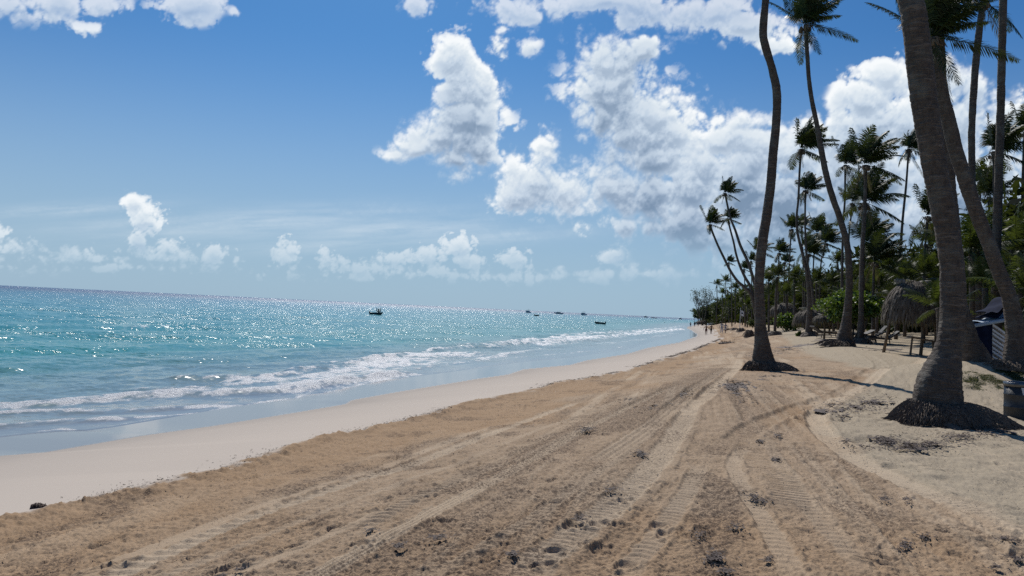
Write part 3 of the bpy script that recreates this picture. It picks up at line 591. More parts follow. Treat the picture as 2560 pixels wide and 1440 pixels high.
def crown_parts(seed, nfr=17, L=2.7, nleaf=30, llen=0.62, lw=0.05, wind=1.0, droop=0.24, upmin=0.34, emax=1.52):
    rg = np.random.RandomState(seed); mb = MB(); bd = MB()
    for i in range(nfr):
        a = i * 2.399963 + rg.rand() * 0.4; e = emax - (emax - upmin) * (i / nfr) ** (1.25 if upmin > -.3 else 1.0) if i < nfr - 3 else rg.uniform(-.5, -.1) + rg.uniform(-.1, .1)
        d = np.array([math.cos(a) * math.cos(e), math.sin(a) * math.cos(e), math.sin(e)])
        frond(mb, np.array([0, 0, 0.0]) + d * 0.12, d + np.array([0.30, 0.1, 0]) * wind * (0.4 + math.cos(e)), L * rg.uniform(0.8, 1.1) * (0.75 + 0.25 * math.cos(e)), droop * rg.uniform(0.7, 1.5), WIND * wind, nleaf, llen, lw, rg, rg.uniform(0.3, 1.0))
    for i in range(3):
        a = rg.rand() * 6.28; d = np.array([math.cos(a), math.sin(a), -0.9 - 0.8 * rg.rand()])
        frond(bd, np.zeros(3), d, L * rg.uniform(0.35, 0.7), 0.9, WIND * 0.3, max(8, nleaf // 2), llen * 0.6, lw * 0.8, rg, 1.5)
    for i in range(12):                                                 # fibre and flower stalks under the crown
        a = rg.rand() * 6.28; r_ = rg.uniform(0.15, 0.35)
        bd.tube([(0.08 * math.cos(a), 0.08 * math.sin(a), -0.3), (r_ * math.cos(a), r_ * math.sin(a), -0.05), (r_ * 1.5 * math.cos(a), r_ * 1.5 * math.sin(a), -0.35)], [0.03, 0.03, 0.008], 4)
    for i in range(6):
        a = rg.rand() * 6.28; bd.ball((0.24 * math.cos(a), 0.24 * math.sin(a), -0.22 - 0.12 * rg.rand()), (0.11, 0.11, 0.14), 6, 5)
    return mb, bd
CROWN = []
for sd in range(6):
    a, b = crown_parts(100 + sd, nfr=[25, 22, 28, 24, 21, 26][sd], L=[2.6, 2.8, 2.5, 2.9, 2.7, 2.6][sd], nleaf=46, lw=0.062, llen=0.70, wind=[1.5, 1.2, 1.7, 1.4, 1.0, 1.6][sd], droop=[.30, .34, .26, .38, .42, .30][sd])
    ma = a.mesh('crown'); ma.materials.append(m_frond); mdd = b.mesh('dead_fronds'); mdd.materials.append(m_dead); CROWN.append((ma, mdd))
a, b = crown_parts(140, nfr=34, L=2.6, nleaf=70, llen=0.60, lw=0.042, wind=1.1, droop=0.24)
ma = a.mesh('crown'); ma.materials.append(m_frond); mdd = b.mesh('dead_fronds'); mdd.materials.append(m_dead); CROWN.append((ma, mdd))     # 6: fine crown for near palms
YOUNG = []
for sd in range(4):
    a, b = crown_parts(160 + sd, nfr=22, L=[3.2, 3.0, 2.7, 3.3][sd], nleaf=40, llen=0.7, lw=0.055, wind=0.7, droop=[.30, .36, .42, .33][sd], upmin=0.0)
    ma = a.mesh('crown'); ma.materials.append(m_frondb if sd != 2 else m_frond); YOUNG.append((ma, None))

def root_skirt(parent, r0, r1, z0, n, seed=0, sc=(1, 1), offs=(0, 0)):
    rg = np.random.RandomState(seed); mb = MB()
    k = 7; q = np.linspace(0, 1, k); prof = [(r0 + (r1 - r0) * (t ** 1.25) * 0.86, z0 * (1 - t ** 2.2) - 0.06 * t) for t in q]
    base = MB(); base.lathe([(max(p[0], .02), p[1]) for p in prof], n=40); V = base.v[0]; nn = fbm(V[:, 0] * 3.2 + seed, V[:, 1] * 3.2 + V[:, 2] * 3, 3, 5) * 2.4
    V[:, 0] = V[:, 0] * sc[0] * (1 + 0.12 * nn) + offs[0] * (1 - V[:, 2] / z0); V[:, 1] = V[:, 1] * sc[1] * (1 + 0.12 * nn) + offs[1] * (1 - V[:, 2] / z0); mb.add(V, grid_faces(k, 40, True))
    for i in range(n):
        a = rg.rand() * 6.283; t0 = rg.rand() ** 0.8 * 0.8; t1 = min(1.0 + rg.rand() ** 2 * 0.45, t0 + rg.uniform(0.2, 0.55)); pts = []
        for j in range(5):
            t = t0 + (t1 - t0) * j / 4; r = r0 + (r1 - r0) * t ** 1.25 + 0.02 + 0.03 * rg.rand(); z = z0 * (1 - min(t, 1) ** 2.2) + 0.03 * math.sin(j / 4 * 3.14) + rg.uniform(-.01, .02)
            a += rg.uniform(-.05, .05); r *= 1 + (.16 * math.sin(a * 3 + seed) + .10 * math.sin(a * 7 + seed * 2)) * t; pts.append((r * math.cos(a) * sc[0] + offs[0] * t, r * math.sin(a) * sc[1] + offs[1] * t, max(z, -0.02) if t < 1 else 0.0 - 0.01 * rg.rand()))
        mb.tube(pts, [0.009, 0.011, 0.009, 0.008, 0.004], 3, False)
    return mb.build('root_skirt', m_root, parent)

def palm(label, way, Y, crown=(0, 1.0), young=False, skirt=None, name='coconut_palm', group='tall coconut palms on the beach', near=False, rz=None, Y2=None, flare=1.0):
    """way: (px, py, width in px) from the crown down; the last entry is the foot on the sand"""
    Y2 = Y2 or Y; way = list(way); n = len(way); G = ground(way[-1][0], Y)
    pts = []; rad = []
    for i, (px, py, w) in enumerate(way[:-1]):
        f = i / (n - 1); Yi = Y2 + (Y - Y2) * f; pts.append(at_depth(px, py, Yi)); rad.append(w * Yi / 4000)
    pts.append(G - np.array([0, 0, 0.15])); rad.append(way[-1][2] * Y / 4000)
    pr = [np.append(p, r) for p, r in zip(pts, rad)]
    sp = []
    for i in range(len(pr) - 1):
        p0 = pr[i - 1] if i else 2 * pr[0] - pr[1]; p1 = pr[i]; p2 = pr[i + 1]; p3 = pr[i + 2] if i + 2 < len(pr) else 2 * pr[-1] - pr[-2]
        m_ = 24 if near else 5
        for k in range(m_):
            t = k / m_; sp.append(0.5 * (2 * p1 + (p2 - p0) * t + (2 * p0 - 5 * p1 + 4 * p2 - p3) * t * t + (3 * p1 - p0 - 3 * p2 + p3) * t ** 3))
    sp.append(pr[-1]); sp = np.array(sp)
    if near:
        al = np.concatenate([[0], np.cumsum(np.linalg.norm(np.diff(sp[:, :3], axis=0), axis=1))]); m_ = int(al[-1] / 0.03)
        q = np.linspace(0, al[-1], m_); sp = np.stack([np.interp(q, al, sp[:, c]) for c in range(4)], 1)
        rg = np.random.RandomState(int(Y * 10)); ph = np.cumsum(0.03 / rg.uniform(0.055, 0.11, m_)); sp[:, 3] *= 1 + 0.016 * (ph % 1.0) * rg.uniform(.1, 1, m_) + 0.016 * rg.randn(m_)
    root = empty(name, G); tag(root, label, 'palm tree', group)
    mb = MB(); mb.tube(sp[:, :3] - G, np.maximum(sp[:, 3], 0.03), 28 if near else 9)
    if near:
        V = mb.v[0]; ang_ = np.arctan2(V[:, 1], V[:, 0]); nn = fbm(V[:, 2] * 2.2, ang_ * 2.0, 4, 9)
        c = np.repeat(sp[:, :3] - G, 28, 0); V[:] = c + (V - c) * (1 + 0.10 * nn)[:, None]
    mb.build('trunk', m_trunk, root, True)
    if crown:
        cm, sc = crown; me, dm = (YOUNG if young else CROWN)[cm]; ax = sp[0, :3] - G
        c = bpy.data.objects.new('crown', me); COL.objects.link(c); c.parent = root; c.location = ax; c.scale = (sc,) * 3
        c.rotation_euler = (0, 0, rz if rz is not None else random.Random(int(way[0][0] * 7)).uniform(-0.35, 0.35))
        if dm:
            d = bpy.data.objects.new('dead_fronds', dm); COL.objects.link(d); d.parent = root; d.location = ax; d.scale = (sc,) * 3; d.rotation_euler = c.rotation_euler
    if skirt: root_skirt(root, *skirt)
    return root

# ---- near palms
palm('thickest palm trunk, leaning left, with a wide skirt of dark roots beside the bin',
     [(2150,-900,38),(2195,-420,44),(2266,-60,59),(2281,20,60),(2297,140,61),(2311,250,60),(2324,340,58),(2341,440,56),(2357,520,57),(2371,600,57),(2381,680,57),(2383,760,57),(2378,830,58),(2369,882,66),(2354,938,92),(2346,975,106),(2345,1020,120)], 14.2, (6, 1.15), near=True, skirt=(0.40, 0.92, 0.31, 3000, 3, (1, .9), (0.10, -0.05)))
palm('S-curved tall palm standing alone at the edge of the brown sand, crown out of view',
     [(1960,-420,14),(1930,-160,16),(1914,0,18),(1908,78,19),(1914,117,19),(1931,175,19),(1942,233,20),(1940,311,20.5),(1932,389,21.5),(1926.5,467,22),(1916,544,23),(1905,614,23.5),(1898,699,23),(1900,777,25),(1901,816,29),(1904,855,37),(1907,893,51),(1909,915,66),(1910,940,76)], 26, (6, 1.1), near=True, skirt=(0.42, 0.85, 0.26, 900, 4, (1, .9), (0.22, -0.05)))
palm('curved slim palm whose crown meets the top edge, foot beside the green tree',
     [(2013,62,9),(2017,117,10),(2022,194,10),(2030,253,11),(2042,311,12),(2056,389,14),(2073,467,15),(2099,544,15),(2118,614,15.5),(2123,692,16),(2122,738,17),(2117,800,23),(2112,840,34),(2108,866,46)], 43, (6, 1.0), near=True, skirt=(0.5, 0.95, 0.3, 500, 6, (1, .9), (-0.3, 0)), rz=0.2)
palm('leaning palm just right of the thickest trunk, its crown hidden behind that trunk',
     [(2331,95,26),(2336,130,29),(2349,214,30),(2374,311,33),(2394,389,33),(2419,467,34),(2446,544,33),(2479,628,33),(2502,691,34),(2523,743,36),(2535,799,40),(2538,854,44),(2534,905,56)], 20.3, (6, 0.72), near=True, rz=0.1, skirt=(0.3, 0.55, 0.15, 300, 8))
palm('thin straight palm between two thicker trunks at the right, dry frond hanging',
     [(2457,5,11),(2450,60,15),(2440,150,17),(2434,233,16.5),(2430,310,16),(2429,389,16),(2433,505,16),(2439,570,16),(2442,650,16.5),(2447,740,18),(2450,830,26),(2450,890,38)], 34, (6, 0.85), near=True, rz=0.9)
palm('upright palm trunk at the far right reaching out of the top of the picture',
     [(2515,-460,15),(2512,-200,17),(2508,0,18),(2505,120,18),(2502,272,18.5),(2498,389,19),(2494,544,20.5),(2491,628,21),(2490,740,22),(2492,830,26),(2495,890,34)], 31, (6, 1.0), near=True)
palm('short leaning trunk with flared foot just behind the thickest palm',
     [(2300,-500,30),(2330,-100,32),(2352,250,34),(2372,480,36),(2385,620,36),(2394,740,38),(2406,800,42),(2420,850,50),(2436,890,66),(2444,912,78)], 21.5, (6, 0.9), near=True)
palm('palm at the right picture edge with drooping frond beside it',
     [(2562,330,7),(2559,420,8),(2557,500,8.5),(2558,600,9),(2560,700,9),(2562,800,11)], 55, (3, 0.9))

# ---- mid-distance palms: label, waypoints, Y, crown mesh, crown scale
MID = [
 ('tall palm of the leaning trio on the left, highest crown', [(1812,482,4.5),(1818,510,5),(1826,545,5.5),(1838,575,6),(1851,614,7),(1869,653,7.5),(1884,700,8),(1897,760,9),(1903,812,12)], 95, 0, 0.78),
 ('most steeply leaning palm of the leaning trio, farthest left crown', [(1774,560,4.5),(1783,585,5),(1795,614,5.5),(1810,645,6),(1826,677,6.5),(1844,703,7),(1862,719,8),(1880,742,9),(1900,790,12)], 98, 1, 0.82),
 ('middle palm of the leaning trio, smaller crown just under the highest', [(1819,545,4),(1826,575,4.5),(1834,605,5),(1840,634,5.5),(1849,663,6),(1862,692,7),(1880,730,8),(1896,780,11)], 100, 2, 0.68),
 ('palm with feathery crown right of the S-curved trunk', [(2003,372,7),(1999,430,5.5),(1996,498,5.5),(1992,537,5.5),(1993,576,6),(1999,605,7),(2009,644,8),(2018,690,9),(2024,760,12),(2022,828,20)], 60, 0, 0.92),
 ('slim palm with rounded crown just behind the curved slim palm', [(2014,475,6),(2013,515,4.5),(2013,556,4.5),(2014,595,5),(2017,644,5.5),(2030,720,6),(2042,828,14)], 75, 2, 0.82),
 ('small palm with crown half behind the feathery palm trunk', [(1979,572,5),(1976,610,3.5),(1974,653,3.5),(1970,720,4),(1966,800,6)], 92, 4, 0.72),
 ('palm crown peeping right of the feathery palm trunk', [(2004,565,4),(2006,610,3.5),(2008,660,3.5),(2008,800,5)], 96, 3, 0.58),
 ('spiky crowned palm between curved trunk and slim palm', [(2042,582,5),(2040,615,3.5),(2034,653,3.5),(2030,800,5)], 88, 1, 0.80),
 ('shaggy palm crown drooping below the spiky crowned palm', [(2064,607,5),(2058,640,3.5),(2052,665,3.5),(2046,800,5)], 80, 5, 0.74),
 ('palm crown low behind the two slim trunks', [(2016,622,4),(2014,660,3.5),(2012,800,5)], 84, 3, 0.70),
 ('dense small palm below the spiky crown', [(2022,634,4),(2020,680,3.5),(2018,800,5)], 78, 0, 0.68),
 ('small windblown palm right beside the S-curved trunk', [(1948,632,4),(1947,665,3.2),(1945,800,5)], 105, 5, 0.75),
 ('tiny palm crown under the small windblown palm', [(1962,655,3),(1961,690,3),(1960,800,5)], 112, 2, 0.60),
 ('far slender palm in front of the leaning trunks', [(1822,655,2.4),(1825,680,2),(1828,710,2),(1830,800,3)], 170, 0, 0.66),
 ('far palm crown touching the left side of the S-curved trunk', [(1877,652,3),(1879,700,2.6),(1880,800,4)], 160, 1, 0.72),
 ('low palm crown between the leaning trunks', [(1860,672,3),(1862,720,2.6),(1863,800,4)], 150, 5, 0.66),
 ('palm crown showing on both sides behind the S-curved trunk', [(1896,630,4),(1896,700,4),(1896,800,6)], 100, 4, 0.80),
 ('ragged crowned palm right of the curved slim palm', [(2113,412,8),(2113,432,5),(2112,503,5),(2108,560,5.5),(2106,640,6),(2104,830,10)], 65, 1, 0.82),
 ('broad crowned palm in the middle of the right-hand grove', [(2163,412,9),(2164,441,8),(2161,545,9.5),(2156,628,10),(2154,712,11),(2152,840,16)], 48, 3, 0.86),
 ('wide shaggy palm directly under the broad crowned palm', [(2160,506,8),(2157,560,6),(2153,640,7),(2148,840,12)], 51, 0, 1.0),
 ('small tattered crown left under the broad crowned palm', [(2132,506,5),(2128,540,4),(2122,600,4.5),(2118,830,8)], 60, 4, 0.6),
 ('dark heavy crown below the shaggy palm of the grove', [(2166,605,6),(2160,660,6),(2158,840,9)], 56, 5, 0.9),
 ('lowest of the stacked crowns in the grove', [(2186,655,6),(2184,700,6),(2182,840,9)], 54, 3, 0.85),
 ('isolated slim palm with bushy crown and one dead frond hanging', [(2272,372,9),(2270,400,5),(2265,467,5.5),(2257,545,6),(2251,625,7),(2246,700,8),(2243,840,12)], 66, 2, 0.78),
 ('palm crown half hidden by the left edge of the thickest trunk', [(2319,540,6),(2316,590,5),(2312,640,5),(2308,840,8)], 56, 3, 0.86),
 ('lower palm crown left of the thickest trunk', [(2322,610,6),(2318,650,6),(2316,840,8)], 60, 4, 0.74),
 ('windswept palm crown behind the upright far right trunk', [(2485,378,8),(2485,450,6),(2486,560,6),(2488,840,9)], 52, 0, 1.0),
 ('drooping palm crown between the thin straight palm and the upright trunk', [(2470,492,6),(2474,530,5),(2479,565,5.5),(2484,840,8)], 58, 1, 0.95),
 ('small palm crown beside the thin straight trunk', [(2453,462,5),(2450,500,4.5),(2448,540,4.5),(2446,840,7)], 62, 4, 0.72),
]
PALMREF = []
for lb, way, Y_, cm, sc in MID:
    PALMREF.append(palm(lb, way, Y_, (cm, sc * 1.1), skirt=(0.28, 0.7, 0.3, 60, 9) if Y_ < 64 and way[-1][2] >= 12 else None, group='coconut palms of the grove'))
# the hanging dead frond of the isolated palm and two on near palms are parts of those palms
def hang(root, local, d, L, seed):
    mb = MB(); frond(mb, np.zeros(3), d, L, 0.5, WIND * 0.2, 34, 0.42, 0.035, np.random.RandomState(seed), 1.6)
    o = mb.build('dead_frond', m_dead, root); o.location = local; o['label'] = 'brown dead frond hanging below the crown'
hang(PALMREF[23], tuple(at_depth(2274, 385, 66) - np.array(PALMREF[23].location)), (0.5, 0.0, -0.5), 2.3, 3)
P5 = [o for o in COL.objects if o.get('label', '').startswith('thin straight palm')][0]
hang(P5, tuple(at_depth(2462, 15, 34) - np.array(P5.location)), (0.45, 0, -0.6), 2.0, 4)
P4 = [o for o in COL.objects if o.get('label', '').startswith('leaning palm just')][0]
hang(P4, tuple(at_depth(2345, 110, 20.8) - np.array(P4.location)), (0.42, 0.2, -1.0), 2.5, 5)

LOWP = [  # young and low palms of the grove: label, crown pixel, foot px, Y, mesh, scale
 ('low palm at the left end of the grove behind the S-curved trunk', 1920, 705, 1922, 90, 0, .75), ('low palm with its foot roots right behind the S-curved trunk', 1944, 692, 1937, 70, 2, .62),
 ('low palm with upright fronds left of the feathery palm trunk', 1985, 700, 1985, 82, 1, .72), ('low palm in deep shade under the slim palms', 2040, 705, 2040, 78, 3, .66),
 ('low palm filling the gap beside the curved slim trunk', 2082, 712, 2084, 74, 2, .62), ('small spiky palm against the sky gap left of the broad crowned palm', 2093, 655, 2095, 90, 1, .60),
 ('low palm left under the isolated slim palm', 2220, 672, 2222, 66, 0, .72), ('bushy low palm at the foot of the isolated slim palm', 2262, 700, 2262, 60, 3, .72),
 ('low palm in the middle of the grove below the stacked crowns', 2150, 700, 2150, 70, 2, .80), ('low palm low behind the S-curved trunk on its left', 1888, 735, 1888, 120, 2, .72),
 ('low palm right behind the green leafy tree', 2192, 722, 2192, 62, 0, .66), ('young palm above the thatched parasol', 2310, 690, 2308, 50, 1, .66),
 ('bright young palm between the thickest and the leaning trunk', 2425, 640, 2432, 33, 0, .78), ('bright young palm in the right corner with long arching fronds', 2548, 650, 2552, 35, 3, .92),
 ('young palm behind the stacked loungers', 2462, 720, 2462, 30, 1, .60), ('large young palm right behind the upright far right trunk', 2530, 590, 2528, 46, 2, .95),
 ('young palm with drooping green fronds right of the thatched parasol', 2345, 770, 2350, 30, 0, .46), ('sheltered young palm deep in the right-hand shade', 2400, 730, 2400, 44, 2, .85),
 ('far small palm, left of a pair, over the dark thicket', 1792, 712, 1791, 230, 1, .75), ('far small palm, right of a pair, over the dark thicket', 1814, 705, 1813, 235, 3, .95),
 ('far small palm nestled in the thicket top', 1806, 735, 1806, 240, 0, .80), ('far small palm beside the steeply leaning trunk', 1838, 722, 1838, 190, 2, .80),
 ('far low palm under the leaning trunks', 1856, 742, 1856, 170, 0, .75), ('far low palm left of the leaning trunks', 1822, 752, 1822, 220, 1, .80),
 ('tiny far palm on the outermost point of the thicket', 1734, 781, 1735, 430, 1, 1.0), ('far low palm close to the flag', 1868, 765, 1868, 140, 3, .62),
 ('dark young palm leaning over the grey thatched roof', 1965, 735, 1966, 86, 3, .60), ('young palm low left of the broad palm trunk', 2115, 740, 2112, 66, 1, .60),
 ('green young palm at the right picture edge beside the stacked loungers', 2570, 740, 2572, 26, 1, .66), ('shaded young palm between the low palms of the grove', 2240, 745, 2240, 56, 2, .62)]
for lb, cx, cy, fx, Y_, cm, sc in LOWP:
    w = 0.2 * 2000 / Y_; palm(lb, [(cx, cy, w), ((cx + fx) / 2 + 1, cy + 25, w * 1.1), (fx, 800, w * 1.3)], Y_, (cm, sc), True, name='young_palm', group='low palms of the grove',
         skirt=(0.3, 0.7, 0.35, 60, 12) if fx == 1937 else None)

# ---- leaf clumps
def leaves(mb, C, Rr, n, size, aspect, rg, shell=0.5, droop=0.2):
    """n leaves in an ellipsoid around C"""
    d = nrmz(rg.randn(n, 3)); r = (shell + (1 - shell) * rg.rand(n, 1)) * (0.85 + 0.3 * rg.rand(n, 1)); p = np.array(C) + d * r * np.array(Rr)
    ax = nrmz(d * 0.5 + rg.randn(n, 3) * 0.8 + np.array([0.2, 0, -droop])); sd = nrmz(np.cross(ax, rg.randn(n, 3))); L = size * (0.6 + 0.8 * rg.rand(n, 1)); W = L * aspect
    V = np.stack([p, p + ax * L * .5 + sd * W * .5, p + ax * L, p + ax * L * .5 - sd * W * .5], 1).reshape(-1, 3)
    mb.add(V, np.arange(n * 4).reshape(-1, 4))
rg = np.random.RandomState(21)
tl_s = [20, 31, 50, 86, 136, 207, 310, 460, 700]; tl_u = [-13.5, -13.5, -17.5, -18.0, -14.0, -12.5, -10.5, -7.0, -70]
def from_su(s, u): return s * SP - u * CP, s * CP + u * SP
mb = MB()
for i in range(3000):
    s = (24 + 110 * rg.rand() ** 1.3) if i % 2 else (110 + 350 * rg.rand() ** 1.2); u = np.interp(s, tl_s, tl_u) - 0.5 - rg.rand() ** 1.3 * 16; x, y = from_su(s, u); z = Hz(x, y)
    hgt = (8.2 if s < 150 else 9.0 if s < 250 else 9.5) * (0.75 + 0.3 * math.sin(s * 0.21) * math.cos(s * 0.07))
    h = rg.rand() * hgt; r_ = rg.uniform(1.0, 1.9) * (1 + s / 500); leaves(mb, (x, y, z + h), (r_ * 1.2, r_ * 1.2, r_ * .8), 90, 0.62 + s / 400, 0.2 if rg.rand() < .6 else .5, rg)
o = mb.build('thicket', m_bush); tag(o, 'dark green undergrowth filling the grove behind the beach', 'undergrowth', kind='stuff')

def bushy(label, name, C, Rr, nclump, per, size, aspect, mat, seed, stems=3, group=None, cat='bush', zb=None, sparse=0.3):
    rg = np.random.RandomState(seed); g = np.array([C[0], C[1], Hz(C[0], C[1])]); root = empty(name, g); tag(root, label, cat, group); mb = MB(); c0 = np.array(C) - g; tips = []
    for i in range(nclump):
        d = nrmz(rg.randn(3)); p = c0 + d * np.array(Rr) * rg.uniform(0.45, 0.95); tips.append(p); k = rg.uniform(0.22, 0.42) * min(Rr[0], Rr[2] * 1.2)
        leaves(mb, p, (k * 1.25, k * 1.25, k), per, size, aspect, rg, sparse)
    mb.build('crown', mat, root)
    tb = MB()
    for i in range(stems):
        b = np.array([rg.uniform(-.25, .25) * Rr[0] * .5, rg.uniform(-.2, .2), -0.1]); tp = tips[i * 3 % len(tips)]; m_ = (b + tp) / 2 + rg.randn(3) * 0.12 * Rr[0] * .5; w = 0.03 * Rr[0]
        tb.tube([b, m_, tp], [w, w * .8, w * .35], 7)
        for j in range(6):
            q = tips[rg.randint(len(tips))]; tb.tube([m_ + (tp - m_) * rg.rand(), (m_ + q) / 2 + [0, 0, .1], q], [w * .45, w * .35, w * .15], 5)
    tb.build('trunk', m_trunk, root, True); return root
bushy('bright green round-leaved tree with a flat-bottomed crown over dark loungers', 'sea_grape_tree', at_depth(2128, 766, 50), (2.15, 1.8, 0.95), 110, 60, 0.17, 0.85, m_leaf, 31, 5, cat='tree')
bushy('low dark leafy bush below the grey thatched roof', 'shrub', at_depth(1968, 806, 78), (1.45, 1.2, 0.8), 40, 45, 0.2, 0.8, m_leaf, 32, 4, cat='bush')
bushy('pale green tuft of a bush left of the S-curved trunk', 'shrub', at_depth(1881, 808, 100), (0.62, 0.5, 0.42), 14, 50, 0.25, 0.2, m_frondb, 33, 2, cat='bush')
bushy('small green creeper patch lying on the sand', 'ground_plant', ground(2003, 62, 0.12), (0.42, 0.5, 0.14), 12, 30, 0.15, 0.7, m_leaf, 34, 2, cat='plant')
bushy('bare, loosely branched tree leaning over the end of the thicket', 'casuarina_tree', at_depth(1757, 742, 330), (5.2, 4, 4.2), 50, 26, 0.55, 0.35, m_fargreen, 35, 6, cat='tree', sparse=0.1)
bushy('rounded dark tree mass above the waterline at the far end', 'shore_tree', at_depth(1768, 782, 340), (4.8, 5, 2.5), 90, 50, 0.8, 0.4, m_fargreen, 36, 6, cat='tree')
bushy('wide dark shore tree right of the far rounded one', 'shore_tree', at_depth(1806, 775, 300), (4.5, 5, 3.4), 90, 50, 0.8, 0.4, m_fargreen, 37, 6, cat='tree')
bushy('dark shore tree nearest the flag pole', 'shore_tree', at_depth(1838, 778, 230), (3.0, 4, 2.6), 70, 50, 0.6, 0.4, m_fargreen, 38, 5, cat='tree')
bushy('outermost dark shore tree touching the sea horizon', 'shore_tree', at_depth(1750, 786, 420), (3.5, 5, 1.8), 50, 50, 0.9, 0.4, m_fargreen, 39, 5, cat='tree')

# ---- thatched parasols and huts
def thatched(label, G, R0, z_e, z_t, nstrip, seed, posts, name='thatched_parasol', leanx=0.0, cat='parasol'):
    rg = np.random.RandomState(seed); root = empty(name, G); tag(root, label, cat); mb = MB(); H_ = z_t - z_e
    def prof(t): return R0 * math.sin(min(1, t * 1.02) * math.pi / 2) ** 0.85, z_t - H_ * (t ** 1.7)
    pf = [prof(t) for t in np.linspace(0.02, 1, 9)]; b = MB(); b.lathe([(p[0] * .93, p[1] - .04) for p in pf] + [(pf[-1][0] * .8, pf[-1][1] + .08)], n=26); mb.add(b.v[0], grid_faces(10, 26, True))
    for i in range(nstrip):
        a = rg.rand() * 6.283; t = rg.rand() ** .7; r, z = prof(t); r2, z2 = prof(min(1, t + .16)); L = rg.uniform(.25, .5) * R0 / 1.3; d = np.array([(r2 - r) * math.cos(a), (r2 - r) * math.sin(a), z2 - z]) + 1e-4
        if t > .8: d = np.array([0.08 * math.cos(a), 0.08 * math.sin(a), -1.0])
        d = d / np.linalg.norm(d) + rg.randn(3) * .13; sd = np.array([-math.sin(a), math.cos(a), 0.0]) * rg.uniform(.012, .035) * R0; o_ = np.array([r * math.cos(a) * 1.02, r * math.sin(a) * 1.02, z + rg.uniform(0, .06)])
        m_ = o_ + d * L * .5; e = m_ + (d + np.array([0.05, 0, -.45])) * L * .5; mb.add([o_ - sd, o_ + sd, m_ + sd, m_ - sd, e], [(0, 1, 2, 3), (3, 2, 4)])
    lf = MB()
    for i in range(11):                                                 # loose dry fronds on the peak
        a = rg.rand() * 6.283; frond(lf, np.array([0, 0, z_t - .05]), (math.cos(a), math.sin(a), .5), R0 * rg.uniform(.4, .8), 1.1, WIND, 14, .26 * R0, .05, rg, 1.4)
    lf.build('loose_fronds', m_dry, root)
    mb.build('thatch_roof', m_thatch, root)
    for (x0, y0, x1, y1, w) in posts:
        p = MB(); p.tube([(x0, y0, -.2), ((x0 + x1) / 2 + .02, (y0 + y1) / 2, z_e * .5), (x1, y1, z_e + .2)], [w, w * .9, w * .8], 10); p.build('post', m_wood, root, True)
    return root
G = ground(2278, 36); thatched('shaggy grey thatched parasol on leaning posts left of the thickest palm', G, 1.22, 1.62, 3.25, 3800, 41, [(-.05, -.9, .2, -.6, .075), (-.95, .7, -.75, .5, .07), (.75, .6, .7, .5, .06), (.85, -.5, .75, -.4, .05)])
G = ground(2028, 62); thatched('drooping thatched parasol left of the green leafy tree', G, 1.35, .9, 2.0, 1300, 42, [(0, 0, 0, 0, .08)])
G = ground(2073, 66); thatched('thatched parasol behind the left side of the green tree, round table on its post', G, 1.5, 1.25, 2.1, 900, 43, [(0, 0, 0, 0, .09)])
G = ground(2060, 53.5); thatched('nearest post-parasol below the left edge of the green tree', G, .75, 1.15, 1.6, 500, 44, [(0, 0, 0, 0, .075)])
G = ground(1958, 105); thatched('large grey thatched hut roof behind the low dark bush', G, 1.9, 1.5, 3.1, 900, 45, [(-1.2, 0, -1.2, 0, .08), (1.2, 0, 1.2, 0, .08), (0, 1, 0, 1, .08)], 'thatched_hut', cat='hut')
G = ground(1756, 400); thatched('far flat thatched shelter on the point, right at the water', G, 3.4, 0.7, 1.9, 500, 46, [(-2.6, 0, -2.6, 0, .12), (2.6, 0, 2.6, 0, .12), (0, -2, 0, -2, .12)], 'beach_shelter', cat='shelter')
def round_table(label, px, Y_, r=.33, h=.75):
    g = ground(px, Y_); root = empty('post_table', g); tag(root, label, 'table'); m_ = MB(); m_.lathe([(.02, h - .02), (r, h - .02), (r, h + .03), (.02, h + .03)], n=20); m_.build('table_top', m_wood, root)
    l = MB(); l.tube([(0, 0, -.05), (0, 0, h)], [.06, .05], 8); l.build('leg', m_wood, root); return root
round_table('small round wooden table on a post beside the green tree', 2073, 62, .25, .62)
g = ground(2305, 35); root = empty('plank_table', g); tag(root, 'tilted wooden plank table under the shaggy parasol', 'table'); m_ = MB(); m_.box((0.0, 0, .72), (1.25, .5, .05), Matrix.Rotation(R(8), 3, 'Y')); m_.build('table_top', m_wood, root)
for x_, h_ in ((-.45, .76), (.45, .64)):
    l = MB(); l.tube([(x_ * 1.15, 0, -.05), (x_, 0, h_)], [.05, .04], 8); l.build('leg', m_wood, root)

# ---- loungers under the tree
def lounger(label, px, Y_, rz, back=35, group='dark sun loungers under the green tree'):
    g = ground(px, Y_); root = empty('sun_lounger', g, rz); tag(root, label, 'lounger', group)
    f = MB()
    for y_ in (-.3, .3): f.box((0, y_, .33), (1.3, .05, .06))
    for x_ in (-.62, .62): f.box((x_, 0, .33), (.05, .6, .05))
    f.build('frame', m_white if back > 40 else m_wood, root)
    for x_ in (-.5, .5):
        for y_ in (-.28, .28): l = MB(); l.tube([(x_ * 1.15, y_, -.02), (x_, y_, .32)], [.03, .03], 6); l.build('leg', m_wood, root)
    m_ = MB(); m_.box((.05, 0, .40), (1.15, .58, .07)); m_.build('seat', m_dark, root)
    a = R(back); m_ = MB(); m_.box((-.55 - .33 * math.cos(a), 0, .40 + .33 * math.sin(a)), (.7, .58, .07), Matrix.Rotation(a, 3, 'Y')); m_.build('backrest', m_dark, root)
